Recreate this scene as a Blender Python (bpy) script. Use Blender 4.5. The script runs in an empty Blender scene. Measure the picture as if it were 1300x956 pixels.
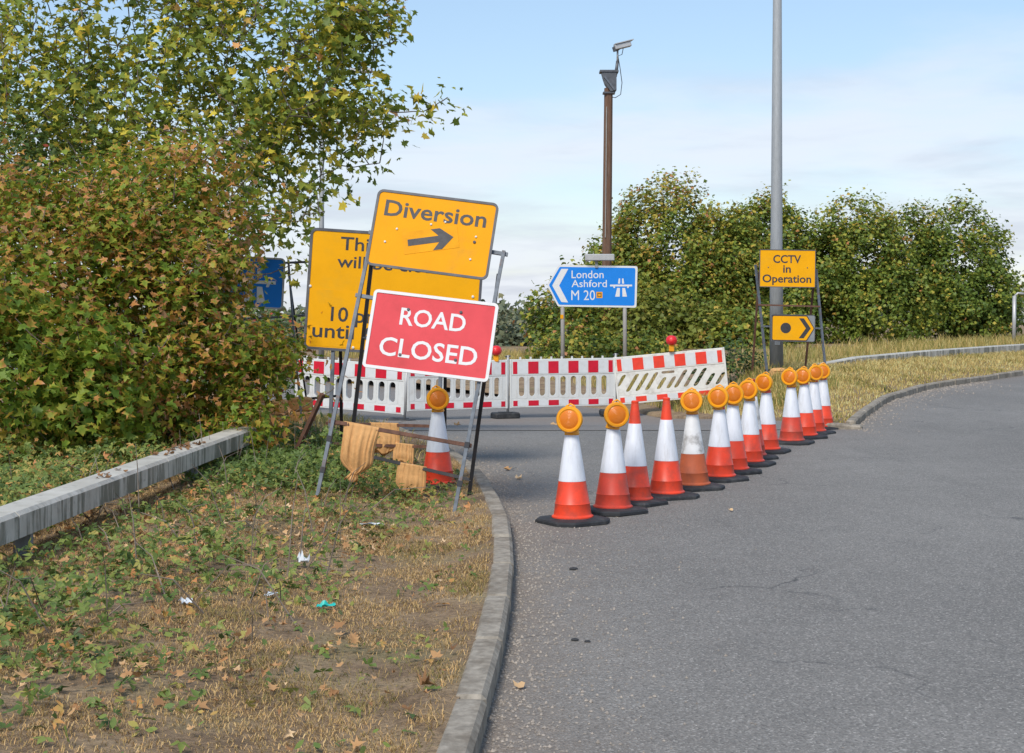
import bpy, math, random
import numpy as np
from mathutils import Vector, Matrix, noise as mnoise

SC = bpy.context.scene
COL = SC.collection
R = math.radians
rng = np.random.default_rng(7)
random.seed(7)

# ------------------------------------------------------------------ camera
F_PX, CX, HY, EYE = 1900.0, 650.0, 386.0, 1.48
cam = bpy.data.cameras.new('camera')
cam.sensor_width = 36.0
cam.lens = 36.0 * F_PX / 1300.0
cam.shift_y = -92.0 / 1300.0
cam.clip_start = 0.05
cam.clip_end = 9000
camo = bpy.data.objects.new('camera', cam)
camo.location = (0, 0, EYE)
camo.rotation_euler = (R(90), 0, 0)
COL.objects.link(camo)
SC.camera = camo

# ------------------------------------------------------------------ sky, sun, exposure
SUN_EL, SUN_AZ = 46.0, 203.0     # azimuth clockwise from +Y (away from the camera): behind, over the left shoulder
world = bpy.data.worlds.new('World')
SC.world = world
world.use_nodes = True
wn, wl = world.node_tree.nodes, world.node_tree.links
wn.clear()
w_out = wn.new('ShaderNodeOutputWorld')
w_bg = wn.new('ShaderNodeBackground')
w_bg.inputs['Strength'].default_value = 0.095
sky = wn.new('ShaderNodeTexSky')
sky.sky_type = 'NISHITA'
sky.sun_disc = False
sky.sun_elevation = R(SUN_EL)
sky.sun_rotation = R(SUN_AZ)
sky.altitude = 50
sky.air_density = 1.15
sky.dust_density = 0.5
sky.ozone_density = 1.4
w_tc = wn.new('ShaderNodeTexCoord')
w_sep = wn.new('ShaderNodeSeparateXYZ')
wl.new(w_tc.outputs['Generated'], w_sep.inputs[0])


def wmath(op, a, b=None, clamp=False):
    n = wn.new('ShaderNodeMath'); n.operation = op; n.use_clamp = clamp
    for i, v in enumerate((a, b)):
        if v is None: continue
        if isinstance(v, (int, float)): n.inputs[i].default_value = v
        else: wl.new(v, n.inputs[i])
    return n.outputs[0]


zc = wmath('ADD', wmath('MAXIMUM', w_sep.outputs['Z'], 0.0), 0.10)
w_cmb = wn.new('ShaderNodeCombineXYZ')
wl.new(wmath('DIVIDE', w_sep.outputs['X'], zc), w_cmb.inputs[0])
wl.new(wmath('DIVIDE', w_sep.outputs['Y'], zc), w_cmb.inputs[1])


def cloud_noise(scale, detail, rough, off, stretch=(1, 1, 1)):
    m = wn.new('ShaderNodeMapping'); m.inputs['Location'].default_value = off; m.inputs['Scale'].default_value = stretch
    wl.new(w_cmb.outputs[0], m.inputs[0])
    n = wn.new('ShaderNodeTexNoise'); n.inputs['Scale'].default_value = scale
    n.inputs['Detail'].default_value = detail; n.inputs['Roughness'].default_value = rough
    n.inputs['Distortion'].default_value = 0.25
    wl.new(m.outputs[0], n.inputs['Vector'])
    return n.outputs['Fac']


def wramp(v, lo, hi):
    n = wn.new('ShaderNodeMapRange'); n.interpolation_type = 'SMOOTHSTEP'
    n.inputs['From Min'].default_value = lo; n.inputs['From Max'].default_value = hi
    wl.new(v, n.inputs['Value'])
    return n.outputs[0]


low = wramp(w_sep.outputs['Z'], 0.21, 0.015)                      # banks of cloud thicken towards the horizon
c1 = wramp(wmath('ADD', cloud_noise(0.55, 7, 0.55, (5.1, 3.7, 0)), wmath('MULTIPLY', low, 0.24)), 0.53, 0.80)
c2 = wmath('MULTIPLY', wramp(cloud_noise(0.9, 6, 0.6, (7.3, 4.4, 2.0), (0.5, 1.6, 1)), 0.55, 0.80), 0.55)
w_mix = wn.new('ShaderNodeMixRGB')
wl.new(wmath('MAXIMUM', wmath('MULTIPLY', c1, 0.78), c2), w_mix.inputs['Fac'])
w_pale = wn.new('ShaderNodeMixRGB')
w_pale.inputs['Fac'].default_value = 0.30
wl.new(sky.outputs[0], w_pale.inputs['Color1'])
w_pale.inputs['Color2'].default_value = (4.2, 6.2, 9.2, 1)
wl.new(w_pale.outputs[0], w_mix.inputs['Color1'])
shade = wn.new('ShaderNodeMixRGB')                                # grey-mauve undersides and white tops
wl.new(wramp(cloud_noise(1.3, 5, 0.55, (1.2, 9.0, 4.0)), 0.40, 0.66), shade.inputs['Fac'])
shade.inputs['Color1'].default_value = (6.3, 6.65, 7.4, 1)
shade.inputs['Color2'].default_value = (4.9, 5.25, 6.2, 1)
wl.new(shade.outputs[0], w_mix.inputs['Color2'])
wl.new(w_mix.outputs[0], w_bg.inputs['Color'])
wl.new(w_bg.outputs[0], w_out.inputs['Surface'])

sun = bpy.data.lights.new('sun', 'SUN')
sun.energy = 2.5
sun.angle = R(20)
sun.color = (1.0, 0.95, 0.87)
suno = bpy.data.objects.new('sun', sun)
sd = Vector((math.sin(R(SUN_AZ)) * math.cos(R(SUN_EL)), math.cos(R(SUN_AZ)) * math.cos(R(SUN_EL)), math.sin(R(SUN_EL))))
suno.rotation_euler = sd.to_track_quat('Z', 'Y').to_euler()
COL.objects.link(suno)

SC.view_settings.view_transform = 'Standard'
SC.view_settings.look = 'None'
SC.view_settings.gamma = 1.0
SC.view_settings.exposure = 0.5
SC.view_settings.use_curve_mapping = False
SC.render.engine = 'CYCLES'
SC.cycles.use_denoising = True
SC.cycles.max_bounces = 6
SC.cycles.transparent_max_bounces = 6


# ------------------------------------------------------------------ helpers: objects
def tag(o, label=None, cat=None, group=None, kind=None):
    if label: o['label'] = label
    if cat: o['category'] = cat
    if group: o['group'] = group
    if kind: o['kind'] = kind
    return o


def empty(name, loc=(0, 0, 0), mat3=None, rz=None):
    o = bpy.data.objects.new(name, None)
    o.empty_display_size = 0.2
    COL.objects.link(o)
    o.location = loc
    if mat3 is not None: o.rotation_euler = mat3.to_euler()
    elif rz is not None: o.rotation_euler = (0, 0, rz)
    return o


def link_mesh(name, me, material=None, parent=None, smooth=False):
    o = bpy.data.objects.new(name, me)
    COL.objects.link(o)
    if material is not None and not me.materials: me.materials.append(material)
    if parent is not None: o.parent = parent
    if smooth:
        me.polygons.foreach_set('use_smooth', np.ones(len(me.polygons), dtype=bool))
    return o


def copy_tree(o, parent=None):
    c = o.copy(); COL.objects.link(c)
    if parent is not None: c.parent = parent
    for ch in list(o.children): copy_tree(ch, c)
    return c


def sight(px, py, d):
    """A surveyed point: picture column and row at distance d in front of the camera."""
    return Vector(((px - CX) / F_PX * d, d, EYE - (py - HY) / F_PX * d))


class MB:
    """Collects shapes that become ONE mesh object."""
    def __init__(s): s.v, s.f = [], []

    def add(s, vs, fs):
        b = len(s.v); s.v += [tuple(v) for v in vs]; s.f += [tuple(i + b for i in f) for f in fs]; return s

    def box(s, c, d, m=None, bev=0.0):
        x, y, z = d[0] / 2, d[1] / 2, d[2] / 2
        if bev <= 0:
            vs = [Vector((i * x, j * y, k * z)) for i in (-1, 1) for j in (-1, 1) for k in (-1, 1)]
            fs = [(0, 1, 3, 2), (4, 6, 7, 5), (0, 4, 5, 1), (2, 3, 7, 6), (0, 2, 6, 4), (1, 5, 7, 3)]
        else:
            b = bev; vs = []; fs = []
            idx = {}
            for i in (-1, 1):
                for j in (-1, 1):
                    for k in (-1, 1):
                        for ax in range(3):
                            p = [i * x, j * y, k * z]
                            for q in range(3):
                                if q != ax: p[q] -= (i, j, k)[q] * b
                            idx[(i, j, k, ax)] = len(vs); vs.append(Vector(p))
            for i in (-1, 1):
                fs.append([idx[(i, j, k, 0)] for j, k in ((-1, -1), (1, -1), (1, 1), (-1, 1))])
                fs.append([idx[(j, i, k, 1)] for j, k in ((-1, -1), (1, -1), (1, 1), (-1, 1))])
                fs.append([idx[(j, k, i, 2)] for j, k in ((-1, -1), (1, -1), (1, 1), (-1, 1))])
            for a in (-1, 1):
                for c2 in (-1, 1):
                    fs.append([idx[(a, c2, -1, 0)], idx[(a, c2, 1, 0)], idx[(a, c2, 1, 1)], idx[(a, c2, -1, 1)]])
                    fs.append([idx[(a, -1, c2, 0)], idx[(a, 1, c2, 0)], idx[(a, 1, c2, 2)], idx[(a, -1, c2, 2)]])
                    fs.append([idx[(-1, a, c2, 1)], idx[(1, a, c2, 1)], idx[(1, a, c2, 2)], idx[(-1, a, c2, 2)]])
                    for k in (-1, 1):
                        fs.append([idx[(a, c2, k, 0)], idx[(a, c2, k, 1)], idx[(a, c2, k, 2)]])
        c = Vector(c)
        if m is not None: vs = [m @ v for v in vs]
        return s.add([v + c for v in vs], fs)

    def bar(s, a, b, w, h=None, up=(0, 0, 1)):
        """square bar from a to b"""
        a, b = Vector(a), Vector(b); h = h or w
        z = (b - a); L = z.length; z.normalize()
        x = Vector(up).cross(z)
        if x.length < 1e-3: x = Vector((1, 0, 0)).cross(z)
        x.normalize(); y = z.cross(x)
        m = Matrix((x, y, z)).transposed()
        return s.box((a + b) / 2, (w, h, L), m)

    def tube(s, pts, rad, n=8, cap=True):
        pts = [Vector(p) for p in pts]
        if isinstance(rad, (int, float)): rad = [rad] * len(pts)
        vs, fs = [], []
        ref = None
        for i, p in enumerate(pts):
            t = (pts[min(i + 1, len(pts) - 1)] - pts[max(i - 1, 0)]).normalized()
            if ref is None:
                ref = t.cross(Vector((0.31, 0.2, 0.93)))
                if ref.length < 0.05: ref = t.cross(Vector((1, 0, 0)))
            ref = (ref - t * ref.dot(t)).normalized()
            q = t.cross(ref)
            for k in range(n):
                a = 2 * math.pi * k / n
                vs.append(p + (ref * math.cos(a) + q * math.sin(a)) * rad[i])
        for i in range(len(pts) - 1):
            for k in range(n):
                fs.append((i * n + k, i * n + (k + 1) % n, (i + 1) * n + (k + 1) % n, (i + 1) * n + k))
        if cap:
            fs.append(tuple(range(n - 1, -1, -1)))
            fs.append(tuple((len(pts) - 1) * n + k for k in range(n)))
        return s.add(vs, fs)

    def lathe(s, prof, n=32, c=(0, 0, 0), axis='Z'):
        vs, fs = [], []
        for r, z in prof:
            for k in range(n):
                a = 2 * math.pi * k / n
                p = (r * math.cos(a), r * math.sin(a), z)
                if axis == 'Y': p = (p[0], -p[2], p[1])      # profile runs towards -Y (the front)
                vs.append(Vector(p) + Vector(c))
        for i in range(len(prof) - 1):
            for k in range(n):
                fs.append((i * n + k, i * n + (k + 1) % n, (i + 1) * n + (k + 1) % n, (i + 1) * n + k))
        if prof[0][0] > 1e-4: fs.append(tuple(range(n - 1, -1, -1)))
        if prof[-1][0] > 1e-4: fs.append(tuple((len(prof) - 1) * n + k for k in range(n)))
        return s.add(vs, fs)

    def prism(s, pts, y0, y1):
        """outline in the XZ plane, from y0 (front) to y1 (back)"""
        n = len(pts)
        vs = [(x, y0, z) for x, z in pts] + [(x, y1, z) for x, z in pts]
        fs = [tuple(range(n)), tuple(range(2 * n - 1, n - 1, -1))]
        fs += [(i, n + i, n + (i + 1) % n, (i + 1) % n) for i in range(n)]
        return s.add(vs, fs)

    def ring(s, outer, inner, y0, y1):
        n = len(outer)
        vs = [(x, y0, z) for x, z in outer] + [(x, y0, z) for x, z in inner] + [(x, y1, z) for x, z in outer] + [(x, y1, z) for x, z in inner]
        fs = []
        for i in range(n):
            j = (i + 1) % n
            fs += [(i, j, n + j, n + i), (2 * n + i, 3 * n + i, 3 * n + j, 2 * n + j), (i, 2 * n + i, 2 * n + j, j), (n + i, n + j, 3 * n + j, 3 * n + i)]
        return s.add(vs, fs)

    def build(s, name, material, parent=None, smooth=False, auto=None):
        me = bpy.data.meshes.new(name)
        me.from_pydata(s.v, [], s.f)
        me.validate()
        import bmesh
        bm = bmesh.new(); bm.from_mesh(me)
        bmesh.ops.recalc_face_normals(bm, faces=bm.faces)
        bm.to_mesh(me); bm.free()
        o = link_mesh(name, me, material, parent, smooth)
        if auto is not None:
            me.polygons.foreach_set('use_smooth', np.ones(len(me.polygons), dtype=bool))
            try: me.set_sharp_from_angle(angle=R(auto))
            except Exception: pass
        return o


def rrect(w, h, r, n=5, c=(0, 0)):
    pts = []
    for cx, cz, a0 in ((w / 2 - r, h / 2 - r, 0), (-w / 2 + r, h / 2 - r, 90), (-w / 2 + r, -h / 2 + r, 180), (w / 2 - r, -h / 2 + r, 270)):
        for k in range(n + 1):
            a = R(a0 + 90 * k / n)
            pts.append((c[0] + cx + r * math.cos(a), c[1] + cz + r * math.sin(a)))
    return pts


def roundpoly(pts, r, n=4):
    out = []
    m = len(pts)
    for i in range(m):
        p, a, b = Vector(pts[i]), Vector(pts[i - 1]), Vector(pts[(i + 1) % m])
        u, v = (a - p).normalized(), (b - p).normalized()
        ang = u.angle(v); t = min(r / math.tan(ang / 2), (a - p).length * .45, (b - p).length * .45)
        p0, p1 = p + u * t, p + v * t
        for k in range(n + 1):
            q = k / n
            out.append(tuple((1 - q) ** 2 * p0 + 2 * q * (1 - q) * p + q * q * p1))
    return out


def curve_mesh(curve, name):
    o = bpy.data.objects.new(name + '_tmp', curve)
    COL.objects.link(o)
    dg = bpy.context.evaluated_depsgraph_get()
    me = bpy.data.meshes.new_from_object(o.evaluated_get(dg))
    bpy.data.objects.remove(o); bpy.data.curves.remove(curve)
    me.name = name
    return me


def plate_with_holes(name, outer, holes, thick, material, parent=None):
    cu = bpy.data.curves.new(name, 'CURVE'); cu.dimensions = '2D'; cu.fill_mode = 'BOTH'; cu.extrude = thick / 2
    for pts in [outer] + holes:
        sp = cu.splines.new('POLY'); sp.points.add(len(pts) - 1)
        for q, (x, z) in zip(sp.points, pts): q.co = (x, z, 0, 1)
        sp.use_cyclic_u = True
    me = curve_mesh(cu, name)
    me.transform(Matrix.Rotation(R(90), 4, 'X'))
    me.materials.clear()
    return link_mesh(name, me, material, parent)


_cap = {}


def text_part(body, parent, material, x0, x1, z0, cap_h, y=-0.004, name='lettering', bold=0.016, roll=0.0):
    """lettering on a sign face: runs from x0 to x1 on a baseline z0, capitals cap_h tall, facing -Y"""
    def raw(b):
        cu = bpy.data.curves.new(name, 'FONT'); cu.body = b; cu.size = 1.0; cu.offset = bold; cu.extrude = 0.0; cu.resolution_u = 3
        return curve_mesh(cu, name)
    if bold not in _cap:
        m = raw('H'); _cap[bold] = max(v.co.y for v in m.vertices); bpy.data.meshes.remove(m)
    me = raw(body)
    co = np.empty(len(me.vertices) * 3); me.vertices.foreach_get('co', co); co = co.reshape(-1, 3)
    xa, xb = co[:, 0].min(), co[:, 0].max()
    out = np.empty_like(co)
    out[:, 0] = x0 + (co[:, 0] - xa) / (xb - xa) * (x1 - x0)
    out[:, 1] = y
    out[:, 2] = z0 + co[:, 1] / _cap[bold] * cap_h
    me.vertices.foreach_set('co', out.ravel()); me.update()
    me.materials.clear()
    words = body.split(' ')
    if len(words) == 1: return link_mesh(name, me, material, parent)
    cuts = []
    for k in range(1, len(words)):                     # one piece for each word
        m = raw(' '.join(words[:k])); xe = max(v.co.x for v in m.vertices); bpy.data.meshes.remove(m)
        cuts.append(x0 + (xe + .03 - xa) / (xb - xa) * (x1 - x0))
    cx = [sum(out[i, 0] for i in p.vertices) / len(p.vertices) for p in me.polygons]
    for k in range(len(words)):
        lo = cuts[k - 1] if k else -1e9; hi = cuts[k] if k < len(cuts) else 1e9
        fs = [tuple(p.vertices) for p, c in zip(me.polygons, cx) if lo <= c < hi]
        ids = sorted({i for f in fs for i in f}); mp_ = {i: j for j, i in enumerate(ids)}
        m2 = bpy.data.meshes.new(name); m2.from_pydata([tuple(out[i]) for i in ids], [], [tuple(mp_[i] for i in f) for f in fs])
        link_mesh(name, m2, material, parent)
    bpy.data.meshes.remove(me)


# ------------------------------------------------------------------ helpers: materials
def new_mat(name):
    m = bpy.data.materials.new(name); m.use_nodes = True
    nt = m.node_tree; n, l = nt.nodes, nt.links
    return m, n, l, n['Principled BSDF']


def coords(n, l, scale=(1, 1, 1), kind='Object'):
    tc = n.new('ShaderNodeTexCoord'); mp = n.new('ShaderNodeMapping'); mp.inputs['Scale'].default_value = scale
    l.new(tc.outputs[kind], mp.inputs[0]); return mp.outputs[0]


def nnoise(n, l, vec, scale, detail=4, rough=.55):
    t = n.new('ShaderNodeTexNoise'); t.inputs['Scale'].default_value = scale; t.inputs['Detail'].default_value = detail
    t.inputs['Roughness'].default_value = rough
    if vec is not None: l.new(vec, t.inputs['Vector'])
    return t.outputs['Fac']


def nramp(n, l, fac, stops):
    r = n.new('ShaderNodeValToRGB'); e = r.color_ramp.elements
    while len(e) < len(stops): e.new(0.5)
    for i, (p, c) in enumerate(stops):
        e[i].position = p; e[i].color = (*c, 1) if len(c) == 3 else c
    l.new(fac, r.inputs[0]); return r.outputs['Color']


def nmix(n, l, fac, a, b, mode='MIX'):
    m = n.new('ShaderNodeMixRGB'); m.blend_type = mode
    for s, v in zip(m.inputs, (fac, a, b)):
        if isinstance(v, (int, float)): s.default_value = v
        elif isinstance(v, tuple): s.default_value = (*v, 1)
        else: l.new(v, s)
    return m.outputs[0]


def nrange(n, l, v, a, b, lo=0.0, hi=1.0):
    m = n.new('ShaderNodeMapRange'); m.inputs['From Min'].default_value = a; m.inputs['From Max'].default_value = b
    m.inputs['To Min'].default_value = lo; m.inputs['To Max'].default_value = hi
    l.new(v, m.inputs['Value']); return m.outputs[0]


def nbump(n, l, bsdf, h, strength=.3, dist=.01):
    b = n.new('ShaderNodeBump'); b.inputs['Strength'].default_value = strength; b.inputs['Distance'].default_value = dist
    l.new(h, b.inputs['Height']); l.new(b.outputs[0], bsdf.inputs['Normal'])


def plain(name, col, rough=.55, metal=0.0, var=.12, scale=9, dirt=None, dirt_amt=.5, dirt_scale=5, dirt_lo=.52, dirt_hi=.72, bump=0, spec=.4, stretch=(1, 1, 1)):
    m, n, l, b = new_mat(name)
    vec = coords(n, l, stretch)
    # every copy of a thing gets its own patch of the pattern
    oi = n.new('ShaderNodeObjectInfo'); ad = n.new('ShaderNodeVectorMath'); ad.operation = 'ADD'
    sc = n.new('ShaderNodeVectorMath'); sc.operation = 'SCALE'; sc.inputs[0].default_value = (13, 7, 5)
    l.new(oi.outputs['Random'], sc.inputs['Scale']); l.new(vec, ad.inputs[0]); l.new(sc.outputs[0], ad.inputs[1]); vec = ad.outputs[0]
    f = nnoise(n, l, vec, scale, 5)
    lo = tuple(c * (1 - var) for c in col); hi = tuple(min(1, c * (1 + var)) for c in col)
    c = nramp(n, l, f, [(.3, lo), (.7, hi)])
    if dirt:
        d = nnoise(n, l, vec, dirt_scale, 7, .65)
        c = nmix(n, l, nrange(n, l, d, dirt_lo, dirt_hi, 0, dirt_amt), c, dirt)
    l.new(c, b.inputs['Base Color'])
    b.inputs['Roughness'].default_value = rough; b.inputs['Metallic'].default_value = metal
    b.inputs['Specular IOR Level'].default_value = spec
    if bump: nbump(n, l, b, f, bump, .004)
    return m


def leaf_mat(name, stops, trans=.45, rough=.5, attr='tint'):
    m, n, l, b = new_mat(name)
    a = n.new('ShaderNodeAttribute'); a.attribute_name = attr
    c = nramp(n, l, a.outputs['Fac'], stops)
    l.new(c, b.inputs['Base Color']); b.inputs['Roughness'].default_value = rough
    b.inputs['Specular IOR Level'].default_value = .3
    t = n.new('ShaderNodeBsdfTranslucent'); l.new(c, t.inputs['Color'])
    mx = n.new('ShaderNodeMixShader'); mx.inputs[0].default_value = trans
    l.new(b.outputs[0], mx.inputs[1]); l.new(t.outputs[0], mx.inputs[2])
    l.new(mx.outputs[0], n['Material Output'].inputs['Surface'])
    return m


M = {}
GRIME = (.10, .085, .065)
M['red_new'] = plain('cone_red', (.76, .058, .020), .42, dirt=(.25, .06, .04), dirt_amt=.7, dirt_scale=7, dirt_lo=.47)
M['red_dirty'] = plain('cone_red_dirty', (.60, .055, .028), .5, dirt=(.2, .06, .04), dirt_amt=.75, dirt_scale=6, dirt_lo=.45)
M['red_faded'] = plain('cone_orange_faded', (.46, .10, .035), .6, dirt=(.2, .065, .04), dirt_amt=.7, dirt_scale=6, dirt_lo=.45)
M['sleeve'] = plain('cone_sleeve_white', (.66, .67, .71), .38, var=.04, scale=14, dirt=(.45, .44, .44), dirt_amt=.75, dirt_scale=6, dirt_lo=.5, stretch=(3, 3, .6))
M['sleeve_dirty'] = plain('cone_sleeve_dirty', (.68, .67, .66), .45, var=.08, dirt=(.27, .25, .23), dirt_amt=.85, dirt_scale=6, dirt_lo=.5, dirt_hi=.64)
M['rubber'] = plain('black_rubber', (.026, .027, .029), .7, var=.3, dirt=(.11, .105, .10), dirt_amt=.6, dirt_scale=8, bump=.3)
M['amber_case'] = plain('amber_plastic', (.82, .33, .006), .35, var=.06, dirt=(.5, .19, .03), dirt_amt=.5)
M['yellow_face'] = plain('sign_yellow', (.80, .335, .006), .6, spec=.12, var=.045, scale=5, dirt=(.55, .27, .03), dirt_amt=.5, dirt_scale=4.5, dirt_lo=.54)
M['yellow_face_b'] = plain('sign_yellow_clean', (.82, .375, .006), .6, spec=.12, var=.04, scale=5, dirt=(.62, .34, .03), dirt_amt=.4, dirt_scale=4.5)
M['black_print'] = plain('sign_black', (.045, .042, .045), .5, var=.3, scale=30)
M['sign_edge'] = plain('sign_edge_grey', (.09, .09, .10), .5, var=.25, scale=12, dirt=(.2, .18, .16), dirt_amt=.5)
M['sign_back'] = plain('sign_back_grey', (.25, .26, .27), .5, .2)
M['red_face'] = plain('sign_red', (.66, .078, .088), .6, spec=.12, var=.06, scale=6, dirt=(.44, .06, .06), dirt_amt=.65, dirt_scale=3.5, dirt_lo=.5)
M['white_print'] = plain('sign_white', (.68, .67, .66), .45, var=.04, dirt=(.5, .47, .45), dirt_amt=.45, dirt_scale=9)
M['blue_face'] = plain('sign_blue', (.007, .20, .66), .4, var=.05, scale=4)
M['blue_face_b'] = plain('sign_blue_dark', (.008, .18, .62), .4, var=.05, scale=4)
M['patch_yellow'] = plain('patch_amber', (.78, .33, .01), .6, spec=.12)
M['steel_paint'] = plain('painted_steel', (.125, .14, .16), .5, .3, var=.25, scale=20, dirt=(.17, .075, .035), dirt_amt=.85, dirt_scale=9, dirt_lo=.56)
M['steel_black'] = plain('black_steel', (.022, .022, .025), .5, .2, var=.3, dirt=(.10, .055, .035), dirt_amt=.6, dirt_scale=10, dirt_lo=.56)
M['rust'] = plain('rusty_steel', (.13, .062, .040), .8, 0, var=.35, scale=25, dirt=(.05, .03, .025), dirt_amt=.7, dirt_scale=14, bump=.4)
M['galv'] = plain('galvanised_steel', (.27, .28, .285), .65, .1, var=.12, scale=14, dirt=(.20, .21, .21), dirt_amt=.6, dirt_scale=5, stretch=(4, 4, .5))
M['post_grey'] = plain('weathered_post', (.33, .31, .285), .7, .1, var=.15, scale=12, stretch=(3, 3, .6))
M['sack'] = plain('orange_sacking', (.60, .33, .135), .8, var=.14, scale=40, dirt=(.36, .16, .05), dirt_amt=.6, dirt_scale=5, bump=.12, spec=.15)
M['sack_brown'] = plain('tan_sacking', (.52, .265, .10), .85, var=.16, scale=30, dirt=(.27, .14, .06), dirt_amt=.6, dirt_scale=8, bump=.4, spec=.2)
M['plastic_white'] = plain('barrier_white', (.62, .62, .60), .45, var=.05, dirt=(.38, .35, .31), dirt_amt=.6, dirt_scale=4.5, dirt_lo=.53)
M['plastic_cream'] = plain('barrier_cream', (.68, .66, .61), .5, var=.06, dirt=(.34, .30, .25), dirt_amt=.7, dirt_scale=5, dirt_lo=.5)
M['foil_white'] = plain('reflective_white', (.62, .63, .63), .4, var=.05, dirt=(.45, .43, .40), dirt_amt=.5, dirt_scale=6)
M['foil_red'] = plain('reflective_red', (.56, .008, .028), .38, var=.1, dirt=(.3, .03, .03), dirt_amt=.4)
M['foil_orange'] = plain('reflective_orange_red', (.74, .05, .025), .38, var=.1, dirt=(.4, .07, .04), dirt_amt=.4)
M['wood'] = plain('brown_timber', (.135, .072, .043), .8, 0, var=.35, scale=9, dirt=(.20, .17, .15), dirt_amt=.5, stretch=(6, 6, .35))
M['metal_dark'] = plain('dark_metal', (.10, .105, .115), .5, .4, var=.2)
M['metal_light'] = plain('light_metal', (.46, .45, .44), .45, .3, var=.1)
M['concrete'] = plain('kerb_concrete', (.300, .262, .212), .9, 0, var=.28, scale=26, dirt=(.125, .098, .070), dirt_amt=.8, dirt_scale=5, dirt_lo=.44, dirt_hi=.7, bump=.8, spec=.12)
M['bark'] = plain('bark', (.16, .13, .10), .9, 0, var=.4, scale=22, dirt=(.16, .15, .12), dirt_amt=.5, bump=.6, spec=.1)
M['twig'] = plain('twig_bark', (.21, .17, .135), .9, 0, var=.35, scale=12, spec=.1)
M['bag_white'] = plain('pale_plastic', (.62, .64, .66), .35, var=.12)
M['bag_teal'] = plain('teal_plastic', (.02, .42, .36), .35, var=.12)
M['cable'] = plain('black_cable', (.02, .02, .02), .5)


def lens_mat(name, col):
    m, n, l, b = new_mat(name)
    vec = coords(n, l)
    wv = n.new('ShaderNodeTexWave'); wv.wave_type = 'RINGS'; wv.rings_direction = 'Y'; wv.inputs['Scale'].default_value = 38
    l.new(vec, wv.inputs['Vector'])
    b.inputs['Base Color'].default_value = (*col, 1); b.inputs['Roughness'].default_value = .38
    b.inputs['Coat Weight'].default_value = .15; b.inputs['Coat Roughness'].default_value = .1
    nbump(n, l, b, wv.outputs['Fac'], .5, .003)
    return m


M['lens_amber'] = lens_mat('amber_lens', (.66, .17, .004))
M['lens_red'] = lens_mat('red_lens', (.72, .012, .018))


def rail_mat():
    m, n, l, b = new_mat('streaked_rail')
    v1 = coords(n, l, (1, 1, 1))
    base = nramp(n, l, nnoise(n, l, v1, 5, 5), [(.3, (.42, .39, .335)), (.7, (.58, .55, .485))])
    vs = coords(n, l, (3.2, 2.2, .3))
    streak = nnoise(n, l, vs, 1.9, 8, .78)
    gm = n.new('ShaderNodeNewGeometry'); sp = n.new('ShaderNodeSeparateXYZ'); l.new(gm.outputs['Normal'], sp.inputs[0])
    side = n.new('ShaderNodeMath'); side.operation = 'SUBTRACT'; side.use_clamp = True; side.inputs[0].default_value = 1.05; l.new(sp.outputs['Z'], side.inputs[1])
    f = nrange(n, l, streak, .47, .54, 0, .85)
    mu = n.new('ShaderNodeMath'); mu.operation = 'MULTIPLY'; l.new(f, mu.inputs[0]); l.new(side.outputs[0], mu.inputs[1])
    c = nmix(n, l, mu.outputs[0], base, (.10, .10, .075))
    spots = nrange(n, l, nnoise(n, l, v1, 11, 6, .7), .58, .66, 0, .6)
    c = nmix(n, l, spots, c, (.2, .19, .165))
    l.new(c, b.inputs['Base Color']); b.inputs['Roughness'].default_value = .6
    nbump(n, l, b, nnoise(n, l, v1, 30, 4), .2, .004)
    return m


M['rail'] = rail_mat()


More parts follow.
